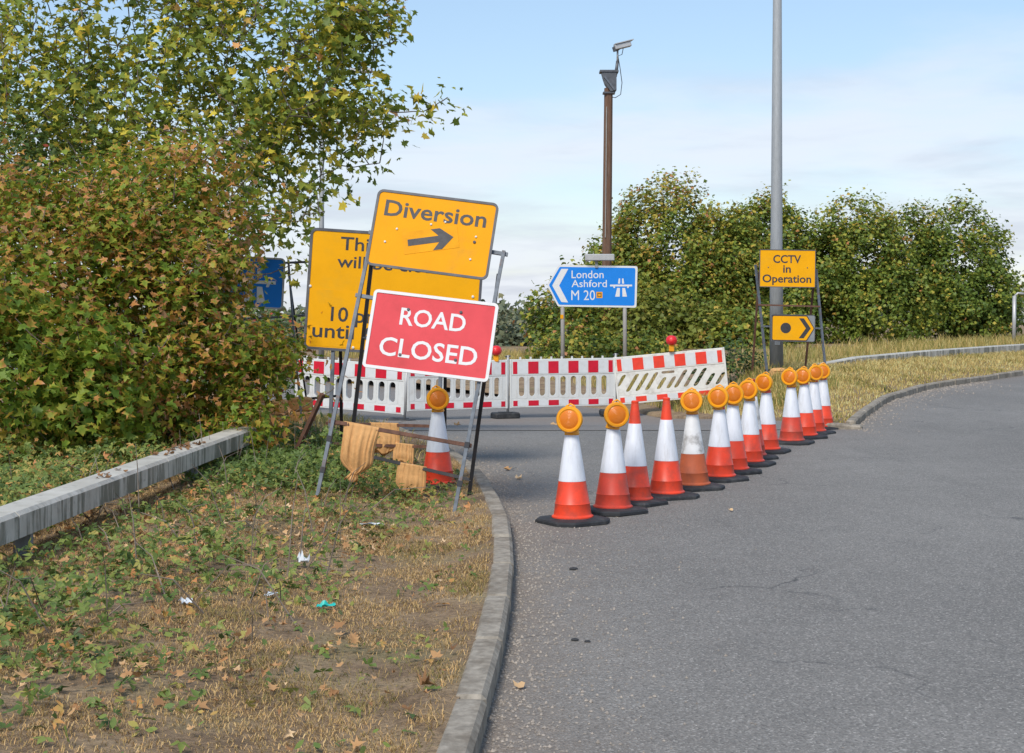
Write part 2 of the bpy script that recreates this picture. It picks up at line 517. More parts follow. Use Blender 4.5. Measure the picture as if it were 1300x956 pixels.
def asphalt(name, dark, light, brown, brown_amt, crack=True):
    m, n, l, b = new_mat(name)
    v = coords(n, l)
    big = nnoise(n, l, coords(n, l, (1, .55, 1)), .42, 6, .62)
    med = nnoise(n, l, v, 3.2, 5, .6)
    c = nramp(n, l, big, [(.32, dark), (.68, light)])
    c = nmix(n, l, nrange(n, l, med, .35, .7, 0, .35), c, tuple(x * .72 for x in dark))
    oil = nrange(n, l, nnoise(n, l, coords(n, l, (1, .35, 1)), .9, 6, .65), .56, .70, 0, .38)
    c = nmix(n, l, oil, c, tuple(x * .62 for x in dark))
    # stones of the aggregate
    vo = n.new('ShaderNodeTexVoronoi'); vo.inputs['Scale'].default_value = 125; l.new(v, vo.inputs['Vector'])
    sp = n.new('ShaderNodeSeparateColor'); l.new(vo.outputs['Color'], sp.inputs[0])
    c = nmix(n, l, nrange(n, l, sp.outputs[0], 0, 1, 0, .72), c, nramp(n, l, sp.outputs[1], [(0, tuple(x * .42 for x in dark)), (.55, tuple(x * .95 for x in light)), (.9, tuple(x * 1.55 for x in light)), (1, tuple(x * 2.3 for x in light))]))
    vo2 = n.new('ShaderNodeTexVoronoi'); vo2.inputs['Scale'].default_value = 34; l.new(v, vo2.inputs['Vector'])
    sp2 = n.new('ShaderNodeSeparateColor'); l.new(vo2.outputs['Color'], sp2.inputs[0])
    sel = nrange(n, l, sp2.outputs[2], .90, .93, 0, .6)
    near = nrange(n, l, vo2.outputs['Distance'], .18, .30, 1, 0)
    mm = n.new('ShaderNodeMath'); mm.operation = 'MULTIPLY'; l.new(sel, mm.inputs[0]); l.new(near, mm.inputs[1])
    c = nmix(n, l, mm.outputs[0], c, (.33, .31, .28))
    at = n.new('ShaderNodeAttribute'); at.attribute_name = 'dirt'
    dn = nnoise(n, l, v, 6, 6, .7)
    df = n.new('ShaderNodeMath'); df.operation = 'MULTIPLY'; l.new(at.outputs['Fac'], df.inputs[0]); l.new(nrange(n, l, dn, .3, .6, .35, 1), df.inputs[1])
    c = nmix(n, l, df.outputs[0], c, nramp(n, l, nnoise(n, l, v, 45, 4, .7), [(.3, (.12, .088, .064)), (.7, (.34, .265, .20))]))
    if brown_amt:
        c = nmix(n, l, nrange(n, l, nnoise(n, l, v, .8, 5), .3, .7, brown_amt * .4, brown_amt), c, brown)
    if crack:
        v2 = n.new('ShaderNodeVectorMath'); v2.operation = 'ADD'
        nz = n.new('ShaderNodeTexNoise'); nz.inputs['Scale'].default_value = 1.6; nz.inputs['Detail'].default_value = 6; l.new(v, nz.inputs['Vector'])
        sc = n.new('ShaderNodeVectorMath'); sc.operation = 'SCALE'; sc.inputs['Scale'].default_value = .9; l.new(nz.outputs['Color'], sc.inputs[0])
        l.new(v, v2.inputs[0]); l.new(sc.outputs[0], v2.inputs[1])
        ve = n.new('ShaderNodeTexVoronoi'); ve.feature = 'DISTANCE_TO_EDGE'; ve.inputs['Scale'].default_value = .42; l.new(v2.outputs[0], ve.inputs['Vector'])
        ln = nrange(n, l, ve.outputs['Distance'], .0015, .0055, 1, 0)
        msk = nrange(n, l, nnoise(n, l, v, .7, 3), .50, .62, 0, .65)
        m3 = n.new('ShaderNodeMath'); m3.operation = 'MULTIPLY'; l.new(ln, m3.inputs[0]); l.new(msk, m3.inputs[1])
        c = nmix(n, l, m3.outputs[0], c, (.03, .03, .032))
    l.new(c, b.inputs['Base Color'])
    b.inputs['Roughness'].default_value = .78; b.inputs['Specular IOR Level'].default_value = .35
    nbump(n, l, b, vo.outputs['Distance'], .7, .006)
    return m


M['asphalt'] = asphalt('asphalt', (.150, .138, .123), (.245, .226, .202), (.1, .1, .1), 0)
M['asphalt_old'] = asphalt('asphalt_old', (.155, .145, .135), (.215, .20, .185), (.245, .205, .17), .5, crack=False)


def soil_mat():
    m, n, l, b = new_mat('dry_verge_soil')
    v = coords(n, l)
    c = nramp(n, l, nnoise(n, l, v, 2.2, 8, .68), [(.30, (.16, .105, .068)), (.48, (.34, .235, .145)), (.62, (.45, .325, .20)), (.78, (.55, .43, .29))])
    c = nmix(n, l, nrange(n, l, nnoise(n, l, v, 38, 6, .7), .35, .68, 0, .65), c, (.075, .055, .036))
    g = nrange(n, l, nnoise(n, l, v, 1.1, 5, .6), .52, .68, 0, .45)
    c = nmix(n, l, g, c, (.095, .11, .035))
    l.new(c, b.inputs['Base Color']); b.inputs['Roughness'].default_value = .95; b.inputs['Specular IOR Level'].default_value = .1
    nbump(n, l, b, nnoise(n, l, v, 26, 7, .7), .8, .03)
    return m


M['soil'] = soil_mat()
M['gravel'] = plain('gravel_grit', (.30, .255, .21), .9, var=.45, scale=60)

GREEN = [(0, (.030, .050, .012)), (.3, (.062, .098, .020)), (.55, (.115, .150, .028)), (.7, (.23, .21, .030)), (.82, (.38, .22, .035)), (1, (.46, .24, .11))]
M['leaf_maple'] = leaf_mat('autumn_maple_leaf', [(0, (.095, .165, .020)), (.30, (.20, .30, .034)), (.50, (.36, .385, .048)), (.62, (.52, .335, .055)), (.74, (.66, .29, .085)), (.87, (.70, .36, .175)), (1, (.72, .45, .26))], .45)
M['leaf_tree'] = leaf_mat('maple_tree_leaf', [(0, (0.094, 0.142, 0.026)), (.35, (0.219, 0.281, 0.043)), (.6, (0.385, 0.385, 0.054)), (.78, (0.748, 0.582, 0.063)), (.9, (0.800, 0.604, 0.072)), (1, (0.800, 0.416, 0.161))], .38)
M['leaf_haw'] = leaf_mat('hawthorn_leaf', [(0, (0.037, 0.071, 0.019)), (.5, (0.085, 0.140, 0.034)), (.8, (0.160, 0.206, 0.049)), (.93, (0.300, 0.244, 0.056)), (1, (0.375, 0.066, 0.037))], .22)
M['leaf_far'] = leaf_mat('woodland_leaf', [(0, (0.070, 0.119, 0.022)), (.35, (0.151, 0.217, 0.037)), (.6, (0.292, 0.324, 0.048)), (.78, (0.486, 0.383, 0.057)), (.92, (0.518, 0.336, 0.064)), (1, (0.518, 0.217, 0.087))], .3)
M['leaf_bush'] = leaf_mat('yellow_green_leaf', [(0, (0.098, 0.133, 0.025)), (.5, (0.210, 0.238, 0.039)), (.85, (0.336, 0.308, 0.056)), (1, (0.448, 0.266, 0.070))], .3)
M['leaf_bramble'] = leaf_mat('bramble_leaf', [(0, (0.058, 0.098, 0.025)), (.4, (0.125, 0.188, 0.043)), (.7, (0.231, 0.276, 0.061)), (.88, (0.424, 0.340, 0.088)), (1, (0.578, 0.250, 0.088))], .25)
M['leaf_dead'] = leaf_mat('dead_leaf', [(0, (0.164, 0.083, 0.037)), (.4, (0.380, 0.196, 0.083)), (.75, (0.582, 0.341, 0.152)), (1, (0.734, 0.531, 0.316))], .2, .7)
M['grass_dry'] = leaf_mat('dry_grass', [(0, (0.180, 0.179, 0.046)), (.3, (0.359, 0.261, 0.092)), (.65, (0.676, 0.421, 0.182)), (1, (0.800, 0.644, 0.315))], .25, .7)
M['grass_tall'] = leaf_mat('tall_dry_grass', [(0, (0.160, 0.193, 0.043)), (.3, (0.340, 0.293, 0.076)), (.65, (0.642, 0.443, 0.165)), (1, (0.662, 0.662, 0.304))], .3, .7)
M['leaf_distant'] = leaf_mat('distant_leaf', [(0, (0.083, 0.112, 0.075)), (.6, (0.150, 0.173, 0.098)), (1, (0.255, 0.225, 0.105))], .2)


# ------------------------------------------------------------------ terrain functions
def S(t):
    u = np.clip(t, 0, 1); return u * u * (3 - 2 * u)


def zb(x, y):
    x = np.asarray(x, float); y = np.asarray(y, float)
    return -0.69 * S((y - 16) / 13) * (1 - S((x - 2.3) / 3.2)) - 8 * S((y - 80) / 300)


def smooth_table(pts, lo, hi, step):
    """smooth monotone-ish interpolation of (t, value) pairs"""
    t = np.array([p[0] for p in pts], float); v = np.array([p[1] for p in pts], float)
    g = np.arange(lo, hi + step, step)
    d = np.diff(v) / np.diff(t)
    m = np.zeros_like(v); m[1:-1] = np.where(d[:-1] * d[1:] > 0, 2 * d[:-1] * d[1:] / (d[:-1] + d[1:] + 1e-9 * np.sign(d[:-1] + d[1:])), 0); m[0], m[-1] = d[0], d[-1]
    i = np.clip(np.searchsorted(t, g) - 1, 0, len(t) - 2); h = t[i + 1] - t[i]; s = (g - t[i]) / h
    out = (2 * s**3 - 3 * s**2 + 1) * v[i] + (s**3 - 2 * s**2 + s) * h * m[i] + (-2 * s**3 + 3 * s**2) * v[i + 1] + (s**3 - s**2) * h * m[i + 1]
    return g, out


KL_PTS = [(-8, -1.2), (0, -.55), (3, -.24), (5.5, -.075), (7, -.01), (8.4, .01), (9.6, -.01), (10.8, -.085), (12.5, -.25), (14.35, -.567), (15.5, -.875), (16.95, -1.23),
          (20, -1.95), (26, -3.0), (32, -5.0), (38, -8.5), (45, -14), (60, -30), (90, -70), (170, -190)]
_kg, _kv = smooth_table(KL_PTS, -8, 170, .05)
kL = lambda y: np.interp(y, _kg, _kv)
KR_PTS = [(-190, 185), (-70, 104), (-30, 70), (-14, 53), (-5, 41), (0, 34.5), (2.67, 29.2), (3.47, 21.5), (3.8, 18.9), (4.06, 17.8), (4.5, 19.3), (5.77, 22.85), (7.3, 26.1), (10.7, 31.2), (16, 37), (24, 42), (40, 48), (80, 56), (220, 75)]
_rx = np.array([p[0] for p in KR_PTS]); _ry = np.array([p[1] for p in KR_PTS])
kR = lambda x: np.interp(x, _rx, _ry)
KO_PTS = [(-8, 7.6), (5, 8.3), (10, 9.2), (15, 11.2), (20, 15), (26, 22), (32, 32), (40, 52), (50, 95)]
kO = lambda y: np.interp(y, [p[0] for p in KO_PTS], [p[1] for p in KO_PTS])


def bumps(x, y):
    return (np.sin(x * 2.3 + 1.1 * np.sin(y * 1.7)) * np.cos(y * 2.9 + .7 * np.sin(x * 1.3)) * .5 + np.sin(x * 5.7 + y * 3.1) * .25 + np.sin(y * 7.3 - x * 4.1) * .25)


def zL(x, y):
    u = kL(y) - x
    return zb(x, y) + .085 - .055 * S((u - .12) / .3) + .13 * S(u / 2.2) + .014 * bumps(x, y) * S(u / .5) + .9 * S((u - 8) / 20)


def zR(x, y):
    v = y - kR(x)
    return zb(x, y) - .02 + .065 * S(v / .22) + .10 * S(v / 4) * S((x - 3) / 2.5) + .45 * S((y - 31) / 14) * (1 - S((x - 2.3) / 3.2)) + .012 * bumps(x, y) * S(v / .6) + .05 * S(v / 1.0) * S((x - 3.6) / 1)


def grid_mesh(name, X, Y, Z, material, attr=None):
    r, c = X.shape
    me = bpy.data.meshes.new(name)
    co = np.stack([X, Y, Z], -1).reshape(-1, 3)
    i = np.arange(r * c).reshape(r, c)
    f = np.stack([i[:-1, :-1], i[:-1, 1:], i[1:, 1:], i[1:, :-1]], -1).reshape(-1, 4)
    me.from_pydata(co.tolist(), [], f.tolist())
    if attr is not None:
        a = me.attributes.new('dirt', 'FLOAT', 'POINT'); a.data.foreach_set('value', attr.reshape(-1).astype(np.float32))
    o = link_mesh(name, me, material, None, True)
    return o


# ------------------------------------------------------------------ setting: roads and verges
def rcoords(a, b, st): return np.arange(a, b + 1e-6, st)


gx = np.unique(np.concatenate([rcoords(-40, -6, 1), rcoords(-6, 7, .25), rcoords(7, 60, 1)]))
gy = np.unique(np.concatenate([rcoords(-8, 4, 1), rcoords(4, 34, .25), rcoords(34, 80, 1)]))
X, Y = np.meshgrid(gx, gy)
dk = X - kL(Y)
dirt = np.clip(np.exp(-np.clip(dk, 0, 9) / .30) * 1.05 * (.75 + .35 * bumps(X * .6, Y * .9)), 0, 1)
dR = np.where(X > 3.4, np.clip(kR(X) - Y, 0, 50), 9)
dirt = np.maximum(dirt, np.exp(-dR / .9) * .55)
road = grid_mesh('road', X, Y, zb(X, Y), M['asphalt'], dirt)
tag(road, kind='structure')
ys = gy[(gy >= 18) & (gy <= 70)]; xs = gx[(gx >= -40) & (gx <= 4.0)]
X2, Y2 = np.meshgrid(xs, ys)
slip = grid_mesh('slip_road', X2, Y2, zb(X2, Y2) + .006, M['asphalt_old'], np.clip(np.exp(-np.clip(kR(X2) - Y2, 0, 50) / .7) * .8, 0, 1))
tag(slip, kind='structure')

u = np.concatenate([[.10, .16, .25, .4], rcoords(.55, 5, .2), [5.5, 6, 7, 8, 10, 12, 15, 20, 30, 45, 70, 120, 250, 600, 1500]])
yy = np.concatenate([rcoords(-8, 3, 1), rcoords(3.2, 20, .2), rcoords(20.5, 34, .5), rcoords(36, 60, 2), [65, 72, 80, 95, 110, 130, 170]])
U, Yg = np.meshgrid(u, yy)
Xg = kL(Yg) - U
verge_l = grid_mesh('verge_left', Xg[:, ::-1], Yg[:, ::-1], zL(Xg, Yg)[:, ::-1], M['soil'])
tag(verge_l, kind='structure')
xx = np.unique(np.concatenate([[-190, -120, -70, -50, -40, -30, -22, -14, -10], rcoords(-8, 3, .5), rcoords(3, 6, .1), rcoords(6, 14, .4), rcoords(15, 40, 1.5), [50, 65, 80, 120, 220]]))
v = np.concatenate([[0, .08, .2, .4], rcoords(.7, 6, .4), rcoords(7, 30, 1), [33, 37, 42, 50, 60, 80, 110, 150, 220, 300, 500, 900, 2500]])
Vg, Xg = np.meshgrid(v, xx)
Yg = kR(Xg) + Vg
verge_r = grid_mesh('verge_right', Xg, Yg, zR(Xg, Yg), M['soil'])
tag(verge_r, kind='structure')
yo = rcoords(-8, 50, 1.); uo = np.array([0, .5, 1, 2, 4, 8, 16, 40, 120, 400])
Uo, Yo = np.meshgrid(uo, yo); Xo = kO(Yo) + Uo
verge_o = grid_mesh('verge_opposite', Xo, Yo, -.02 + .11 * S(Uo / .4) + .1 * S(Uo / 5) + .012 * bumps(Xo, Yo), M['soil'])
tag(verge_o, kind='structure')


def kerb(name, pts, label_mesh_len=.915, top=.095, gap=.02):
    """every kerb stone is a piece of its own"""
    root = tag(empty(name, (pts[0][0], pts[0][1], 0)), kind='structure')
    mb = MB().box((0, 0, 0), (label_mesh_len - gap, .122, .26), bev=.018)
    proto = mb.build('kerb_stone', M['concrete'])
    me = proto.data; bpy.data.objects.remove(proto)
    P = np.array(pts); seg = np.hypot(*np.diff(P, axis=0).T); cum = np.concatenate([[0], np.cumsum(seg)])
    n = int(cum[-1] / label_mesh_len)
    for i in range(n):
        a = np.array([np.interp(i * label_mesh_len, cum, P[:, k]) for k in (0, 1)]); b = np.array([np.interp((i + 1) * label_mesh_len, cum, P[:, k]) for k in (0, 1)])
        c = (a + b) / 2; dv = b - a
        o = link_mesh('kerb_stone', me, None, root)
        za, zc = float(zb(*a)), float(zb(*b))
        o.location = (c[0] - pts[0][0], c[1] - pts[0][1], (za + zc) / 2 + top - .13 + random.uniform(-.006, .006))
        o.rotation_euler = (random.uniform(-.02, .02), -math.atan2(zc - za, np.hypot(*dv)) + random.uniform(-.006, .006), math.atan2(dv[1], dv[0]) + random.uniform(-.008, .008))
        o.scale = (np.hypot(*dv) / label_mesh_len, 1, 1)
    return root


ky = np.arange(-2, 27.5, .1)
kerb('kerb_left', [(float(kL(y)) - .0625, float(y)) for y in ky])
kx = np.concatenate([np.arange(4.12, 18, .05)])
kerb('kerb_right', [(float(x) - .03, float(kR(x)) + .05) for x in kx], top=.10)
_n = tag(empty('kerb_nose', (3.6, 18.2, 0)), kind='structure')
for (x, y, rz, L) in ((3.95, 17.98, -.35, .5), (3.62, 18.75, 1.9, .7)):
    o = MB().box((0, 0, 0), (L, .14, .2), bev=.02).build('kerb_stone', M['concrete'], _n)
    o.location = (x - 3.6, y - 18.2, float(zb(x, y)) - .035); o.rotation_euler = (.03, .05, rz)


# ------------------------------------------------------------------ vegetation generators
def cloud_mesh(name, pos, nrm, size, T, tint, tip_gain=0.0, spin=None):
    """many small leaf shapes as one mesh; T = (verts, triangles, tip mask)"""
    tv, tf, tm = T
    tv = np.asarray(tv, float); tf = np.asarray(tf, int); tm = np.asarray(tm, float)
    if tv.ndim == 2: tv = tv[None]
    N, k, f = len(pos), tv.shape[1], len(tf)
    tv = tv[rng.integers(0, len(tv), N)]
    n = nrm / (np.linalg.norm(nrm, axis=1, keepdims=True) + 1e-9)
    ref = rng.normal(size=(N, 3)); t = np.cross(n, ref); t /= (np.linalg.norm(t, axis=1, keepdims=True) + 1e-9)
    b = np.cross(n, t)
    if spin is not None:          # leaves hang: their length follows a given direction
        b = spin - n * np.sum(spin * n, axis=1, keepdims=True); b /= (np.linalg.norm(b, axis=1, keepdims=True) + 1e-9); t = np.cross(b, n)
    curl = rng.uniform(.3, 1.8, (N, 1))
    sz = np.asarray(size).reshape(-1, 1, 1) * np.ones((N, 1, 1))
    V = pos[:, None, :] + sz * (tv[:, :, 0:1] * t[:, None] + tv[:, :, 1:2] * b[:, None] + (tv[:, :, 2:3] * curl[:, :, None]) * n[:, None])
    me = bpy.data.meshes.new(name)
    me.vertices.add(N * k); me.loops.add(N * f * 3); me.polygons.add(N * f)
    me.vertices.foreach_set('co', V.astype(np.float32).ravel())
    idx = (tf[None] + (np.arange(N) * k)[:, None, None]).astype(np.int32)
    me.loops.foreach_set('vertex_index', idx.ravel())
    me.polygons.foreach_set('loop_start', (np.arange(N * f) * 3).astype(np.int32))
    a = me.attributes.new('tint', 'FLOAT', 'POINT')
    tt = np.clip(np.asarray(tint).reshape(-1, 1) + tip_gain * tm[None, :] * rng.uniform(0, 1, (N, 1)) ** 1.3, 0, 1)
    a.data.foreach_set('value', tt.astype(np.float32).ravel())
    me.update(calc_edges=True)
    return me


def maple_template(variants=14):
    """five-lobed leaf; every variant folded, drooped and torn a little differently"""
    out = [(0, -.10), (.14, -.05), (.43, -.10), (.24, .12), (.60, .34), (.22, .34), (.15, .52), (0, .95), (-.15, .52), (-.22, .34), (-.60, .34), (-.24, .12), (-.43, -.10), (-.14, -.05)]
    r = random.Random(99); vs = []
    for q in range(variants):
        fold, droop, skew = r.uniform(-.1, .75), r.uniform(.1, .7), r.uniform(-.2, .2)
        one = [(0, .18, 0)]
        for i, (x, y) in enumerate(out):
            k = r.uniform(.62, 1.12) if i in (2, 4, 7, 10, 12) else r.uniform(.85, 1.15)
            x, y = x * k + skew * y * .4, .18 + (y - .18) * k
            one.append((x, y, fold * abs(x) - droop * (x * x + (y - .2) ** 2) + r.gauss(0, .03)))
        vs.append(one)
    n = len(out)
    fs = [(0, 1 + i, 1 + (i + 1) % n) for i in range(n)]
    tips = [0] + [1 if i in (2, 4, 7, 10, 12) else .35 for i in range(n)]
    return vs, fs, tips


MAPLE = maple_template()
OVAL = ([(0, -.5, 0), (.26, -.12, -.05), (.24, .2, -.05), (0, .52, -.1), (-.24, .2, -.05), (-.26, -.12, -.05)], [(0, 1, 5), (1, 2, 5), (2, 4, 5), (2, 3, 4)], [0, .3, .5, 1, .5, .3])
SPRAY = ([(0, -.5, 0), (.30, -.2, .06), (.5, .15, -.08), (.15, .2, .04), (.05, .55, -.10), (-.2, .22, .05), (-.5, .2, -.08), (-.28, -.18, .05)], [(0, 1, 7), (1, 2, 3), (1, 3, 7), (3, 4, 5), (3, 5, 7), (5, 6, 7)], [0, .2, 1, .2, 1, .2, 1, .2])
TRIPLE = ([(0, 0, 0), (.20, .22, .03), (0, .62, -.1), (-.20, .22, .03), (.18, -.06, .02), (.55, .16, -.10), (.40, .30, .02), (-.18, -.06, .02), (-.55, .16, -.10), (-.40, .30, .02)],
          [(0, 1, 2), (0, 2, 3), (0, 4, 5), (0, 5, 6), (0, 9, 8), (0, 8, 7)], [0, .3, 1, .3, .3, 1, .3, .3, 1, .3])
CURLED = ([(0, -.3, .05), (.35, -.15, .18), (.45, .2, .10), (.18, .3, .0), (0, .6, .22), (-.18, .3, .02), (-.42, .22, .14), (-.33, -.15, .05), (0, .1, -.04)],
          [(8, 0, 1), (8, 1, 2), (8, 2, 3), (8, 3, 4), (8, 4, 5), (8, 5, 6), (8, 6, 7), (8, 7, 0)], [0, .5, 1, .2, 1, .2, 1, .5, 0])


def curled_variants(n=16):
    r = random.Random(5); vs = []
    for _ in range(n):
        roll, axis = r.uniform(.4, 2.6), r.uniform(0, 3.14); ca, sa = math.cos(axis), math.sin(axis)
        one = []
        for x, y, z in random_leaf(r):
            u_, v_ = x * ca + (y - .2) * sa, -x * sa + (y - .2) * ca
            a = u_ * roll
            one.append((math.sin(a) / roll * 1.0, v_, (1 - math.cos(a)) / roll * 1.3 + z * .4))
        vs.append(one)
    return vs, MAPLE[1], MAPLE[2]


def random_leaf(r): return MAPLE[0][r.randrange(len(MAPLE[0]))]


CURLED2 = curled_variants()


def ell_points(ells, n, inner=.55, seed=0, lump=.28, power=2.2):
    """clump centres spread through lumpy ellipsoids, thick at the outside; returns centres and outward directions"""
    r = np.random.default_rng(seed)
    w = np.array([e[3] * e[4] + e[4] * e[5] + e[3] * e[5] for e in ells]); w /= w.sum()
    k = r.choice(len(ells), n, p=w)
    d = r.normal(size=(n, 3)); d /= np.linalg.norm(d, axis=1, keepdims=True)
    E = np.array(ells, float)[k]
    rad = inner + (1 - inner) * r.uniform(0, 1, n) ** (1 / power)
    amp = np.array([1 + lump * mnoise.noise(Vector((dd[0] * 2.3 + ee[0] * 3 + seed, dd[1] * 2.3 + ee[1], dd[2] * 2.3))) for dd, ee in zip(d, E)])
    P = E[:, :3] + d * E[:, 3:6] * (rad * amp)[:, None]
    return P, d, rad


def branches(base, targets, r0, seed, name, material, parent, up=.35, sides=4, tip=.004, trunk_top=None):
    """a trunk and limbs reaching to the given points, as one mesh"""
    r = random.Random(seed)
    mb = MB()
    nodes = [np.array(base, float)]; depth = [0.0]; rads = [r0]
    if trunk_top is not None:
        a, b = np.array(base, float), np.array(trunk_top, float)
        pts, rr = [], []
        for i in range(7):
            q = i / 6; p = a + (b - a) * q + np.array([r.uniform(-.04, .04), r.uniform(-.04, .04), 0]) * (q > 0)
            pts.append(p); rr.append(r0 * (1 - .55 * q)); nodes.append(p); rads.append(rr[-1]); depth.append(0)
        mb.tube(pts, rr, 8)
    order = sorted(range(len(targets)), key=lambda i: np.linalg.norm(targets[i] - np.array(base)))
    for i in order:
        t = np.array(targets[i], float)
        A = np.array(nodes); dist = np.linalg.norm((A - t) * np.array([1, 1, .8]), axis=1) + np.where(A[:, 2] > t[2], (A[:, 2] - t[2]) * 1.2, 0)
        j = int(np.argmin(dist)); a = nodes[j]; L = np.linalg.norm(t - a)
        if L < 1e-3: continue
        k = 5 if L > .5 else 3
        m = (a + t) / 2 + np.array([r.uniform(-.1, .1), r.uniform(-.1, .1), -up * .25 + r.uniform(-.05, .05)]) * L
        ra = max(tip * 1.3, min(rads[j] * .72, .012 + .012 * L)) if L < 2 else rads[j] * .7
        pts, rr = [], []
        for q in range(k + 1):
            s = q / k; p = (1 - s) ** 2 * a + 2 * s * (1 - s) * m + s * s * t
            if 0 < q < k: p = p + np.array([r.gauss(0, .02), r.gauss(0, .02), r.gauss(0, .02)]) * L
            pts.append(p); rr.append(ra * (1 - s) + tip * s)
            if q: nodes.append(p); rads.append(rr[-1])
        mb.tube(pts, rr, sides if ra > .008 else 3, cap=False)
    return mb.build(name, material, parent, smooth=True)


def leaves_at(clumps, outd, per, spread, seed, droop=.3):
    r = np.random.default_rng(seed)
    n = len(clumps) * per
    P = np.repeat(clumps, per, 0) + r.normal(size=(n, 3)) * np.array(spread)
    o = np.repeat(outd, per, 0)
    nr = o * .55 + np.array([0, 0, .65]) + r.normal(size=(n, 3)) * .55
    return P, nr


def blades(name, x, y, z, h, w, lean, tint, material, parent=None):
    N = len(x)
    a = rng.uniform(0, 2 * np.pi, N); la = rng.uniform(0, 2 * np.pi, N)
    dx, dy = np.cos(a) * w / 2, np.sin(a) * w / 2
    lx, ly = np.cos(la) * lean * h, np.sin(la) * lean * h
    V = np.zeros((N, 5, 3))
    V[:, 0] = np.stack([x - dx, y - dy, z - .01], 1); V[:, 1] = np.stack([x + dx, y + dy, z - .01], 1)
    V[:, 2] = np.stack([x + dx * .7 + lx * .35, y + dy * .7 + ly * .35, z + h * .6], 1); V[:, 3] = np.stack([x - dx * .7 + lx * .35, y - dy * .7 + ly * .35, z + h * .6], 1)
    V[:, 4] = np.stack([x + lx, y + ly, z + h * (1 - .3 * lean)], 1)
    tf = np.array([(0, 1, 2), (0, 2, 3), (3, 2, 4)])
    me = bpy.data.meshes.new(name)
    me.vertices.add(N * 5); me.loops.add(N * 9); me.polygons.add(N * 3)
    me.vertices.foreach_set('co', V.astype(np.float32).ravel())
    me.loops.foreach_set('vertex_index', (tf[None] + (np.arange(N) * 5)[:, None, None]).astype(np.int32).ravel())
    me.polygons.foreach_set('loop_start', (np.arange(N * 3) * 3).astype(np.int32))
    at = me.attributes.new('tint', 'FLOAT', 'POINT'); at.data.foreach_set('value', np.repeat(np.clip(tint, 0, 1), 5).astype(np.float32))
    me.update(calc_edges=True)
    return link_mesh(name, me, material, parent)


def patch(x, y, s=1.0, seed=0):
    """0..1 patchiness"""
    return np.array([mnoise.fractal(Vector((a * s + seed, b * s, seed * 1.7)), 1.0, 2.0, 4) for a, b in zip(x, y)]) * .9 + .5


# ------------------------------------------------------------------ guard rails
def guard_rail(name, pts, w, h, label, group, posts, sections=3.2, zs=None):
    root = tag(empty(name, pts[0]), label, 'guard rail', group)
    P = [Vector(p) for p in pts]; o0 = P[0]
    for a, b in zip(P[:-1], P[1:]):
        d = (b - a); L = d.length; n = max(1, round(L / sections))
        rz = math.atan2(d.y, d.x); ry = -math.atan2(d.z, math.hypot(d.x, d.y))
        mb = MB(); ln = L / n - .012
        prof = [(-w / 2, -h / 2), (-w / 2, h / 2 - .02), (-w / 2 + .02, h / 2), (w / 2 - .02, h / 2), (w / 2, h / 2 - .02), (w / 2, -h / 2)]
        vs = [(sx * ln / 2, y, z) for sx in (-1, 1) for y, z in prof]; m = len(prof)
        fs = [tuple(range(m)), tuple(range(2 * m - 1, m - 1, -1))] + [(i, m + i, m + (i + 1) % m, (i + 1) % m) for i in range(m)]
        tmp = MB().add(vs, fs).build('beam_section', M['rail']); me = tmp.data
        bpy.data.objects.remove(tmp)
        for i in range(n):
            s = link_mesh('beam_section', me, None, root)
            s.location = a + d * ((i + .5) / n) - o0 - Vector((0, 0, h / 2))
            s.rotation_euler = (0, ry, rz)
    for (x, y, z0, z1) in posts:
        MB().box((x - o0.x, y - o0.y, (z0 + z1) / 2 - o0.z), (.09, .05, z1 - z0)).build('post', M['galv'], root)
    return root


rz_top = .425
guard_rail('guard_rail', [(-2.93, 2.0, rz_top), (-2.60, 7.6, rz_top), (-2.30, 12.9, rz_top)], .20, .135,
           'streaked grey box guard rail running through brambles below the left hedge', None,
           [(-2.80, 4.2, -.1, .29), (-2.58, 7.9, -.1, .29), (-2.40, 11.2, -.1, .29)], 3.0)
gr_pts = [(6.0, 30.2, .24), (7.3, 31.8, .36), (9.6, 34.6, .41), (12.3, 37.9, .43), (15.5, 41.5, .45), (20, 46.0, .47)]
guard_rail('guard_rail', gr_pts, .20, .19, 'pale weathered guard rail curving behind the right hand grass verge', None,
           [(7.4, 31.95, -.2, .16), (8.9, 33.8, -.2, .2), (10.6, 35.9, -.2, .2), (12.4, 38.1, -.2, .22), (14.2, 40.1, -.2, .22)], 2.4)


# ------------------------------------------------------------------ sign pieces
def frame_axes(foot_l, foot_r, top_l):
    fl, fr, tl = Vector(foot_l), Vector(foot_r), Vector(top_l)
    x = (fr - fl).normalized(); z = tl - fl; z = (z - x * z.dot(x)).normalized(); y = z.cross(x)
    return Matrix((x, y, z)).transposed()


def sign_plate(parent, w, h, c, roll, face, edge, r=.045, edge_w=.016, name='sign_plate', y=-.03):
    """plate > edge_trim ; returned object is the plate, its own origin at the plate's centre"""
    p = MB().prism(rrect(w, h, r), -.0025, .0025).build(name, face, parent)
    p.location = (c[0], y, c[1]); p.rotation_euler = (0, -roll, 0)
    MB().ring(rrect(w + .004, h + .004, r + .002), rrect(w - 2 * edge_w, h - 2 * edge_w, max(.008, r - edge_w)), -.008, .006).build('edge_trim', edge, p)
    MB().prism(rrect(w * .96, h * .96, r), .0035, .006).build('backing', M['sign_back'], p)
    return p


def bolts(plate, pts, mat=None, r=.011):
    for x, z in pts:
        MB().lathe([(r, 0), (r, .006), (r * .5, .009)], 10, (x, -.0028, z), 'Y').build('bolt', mat or M['sign_edge'], plate)


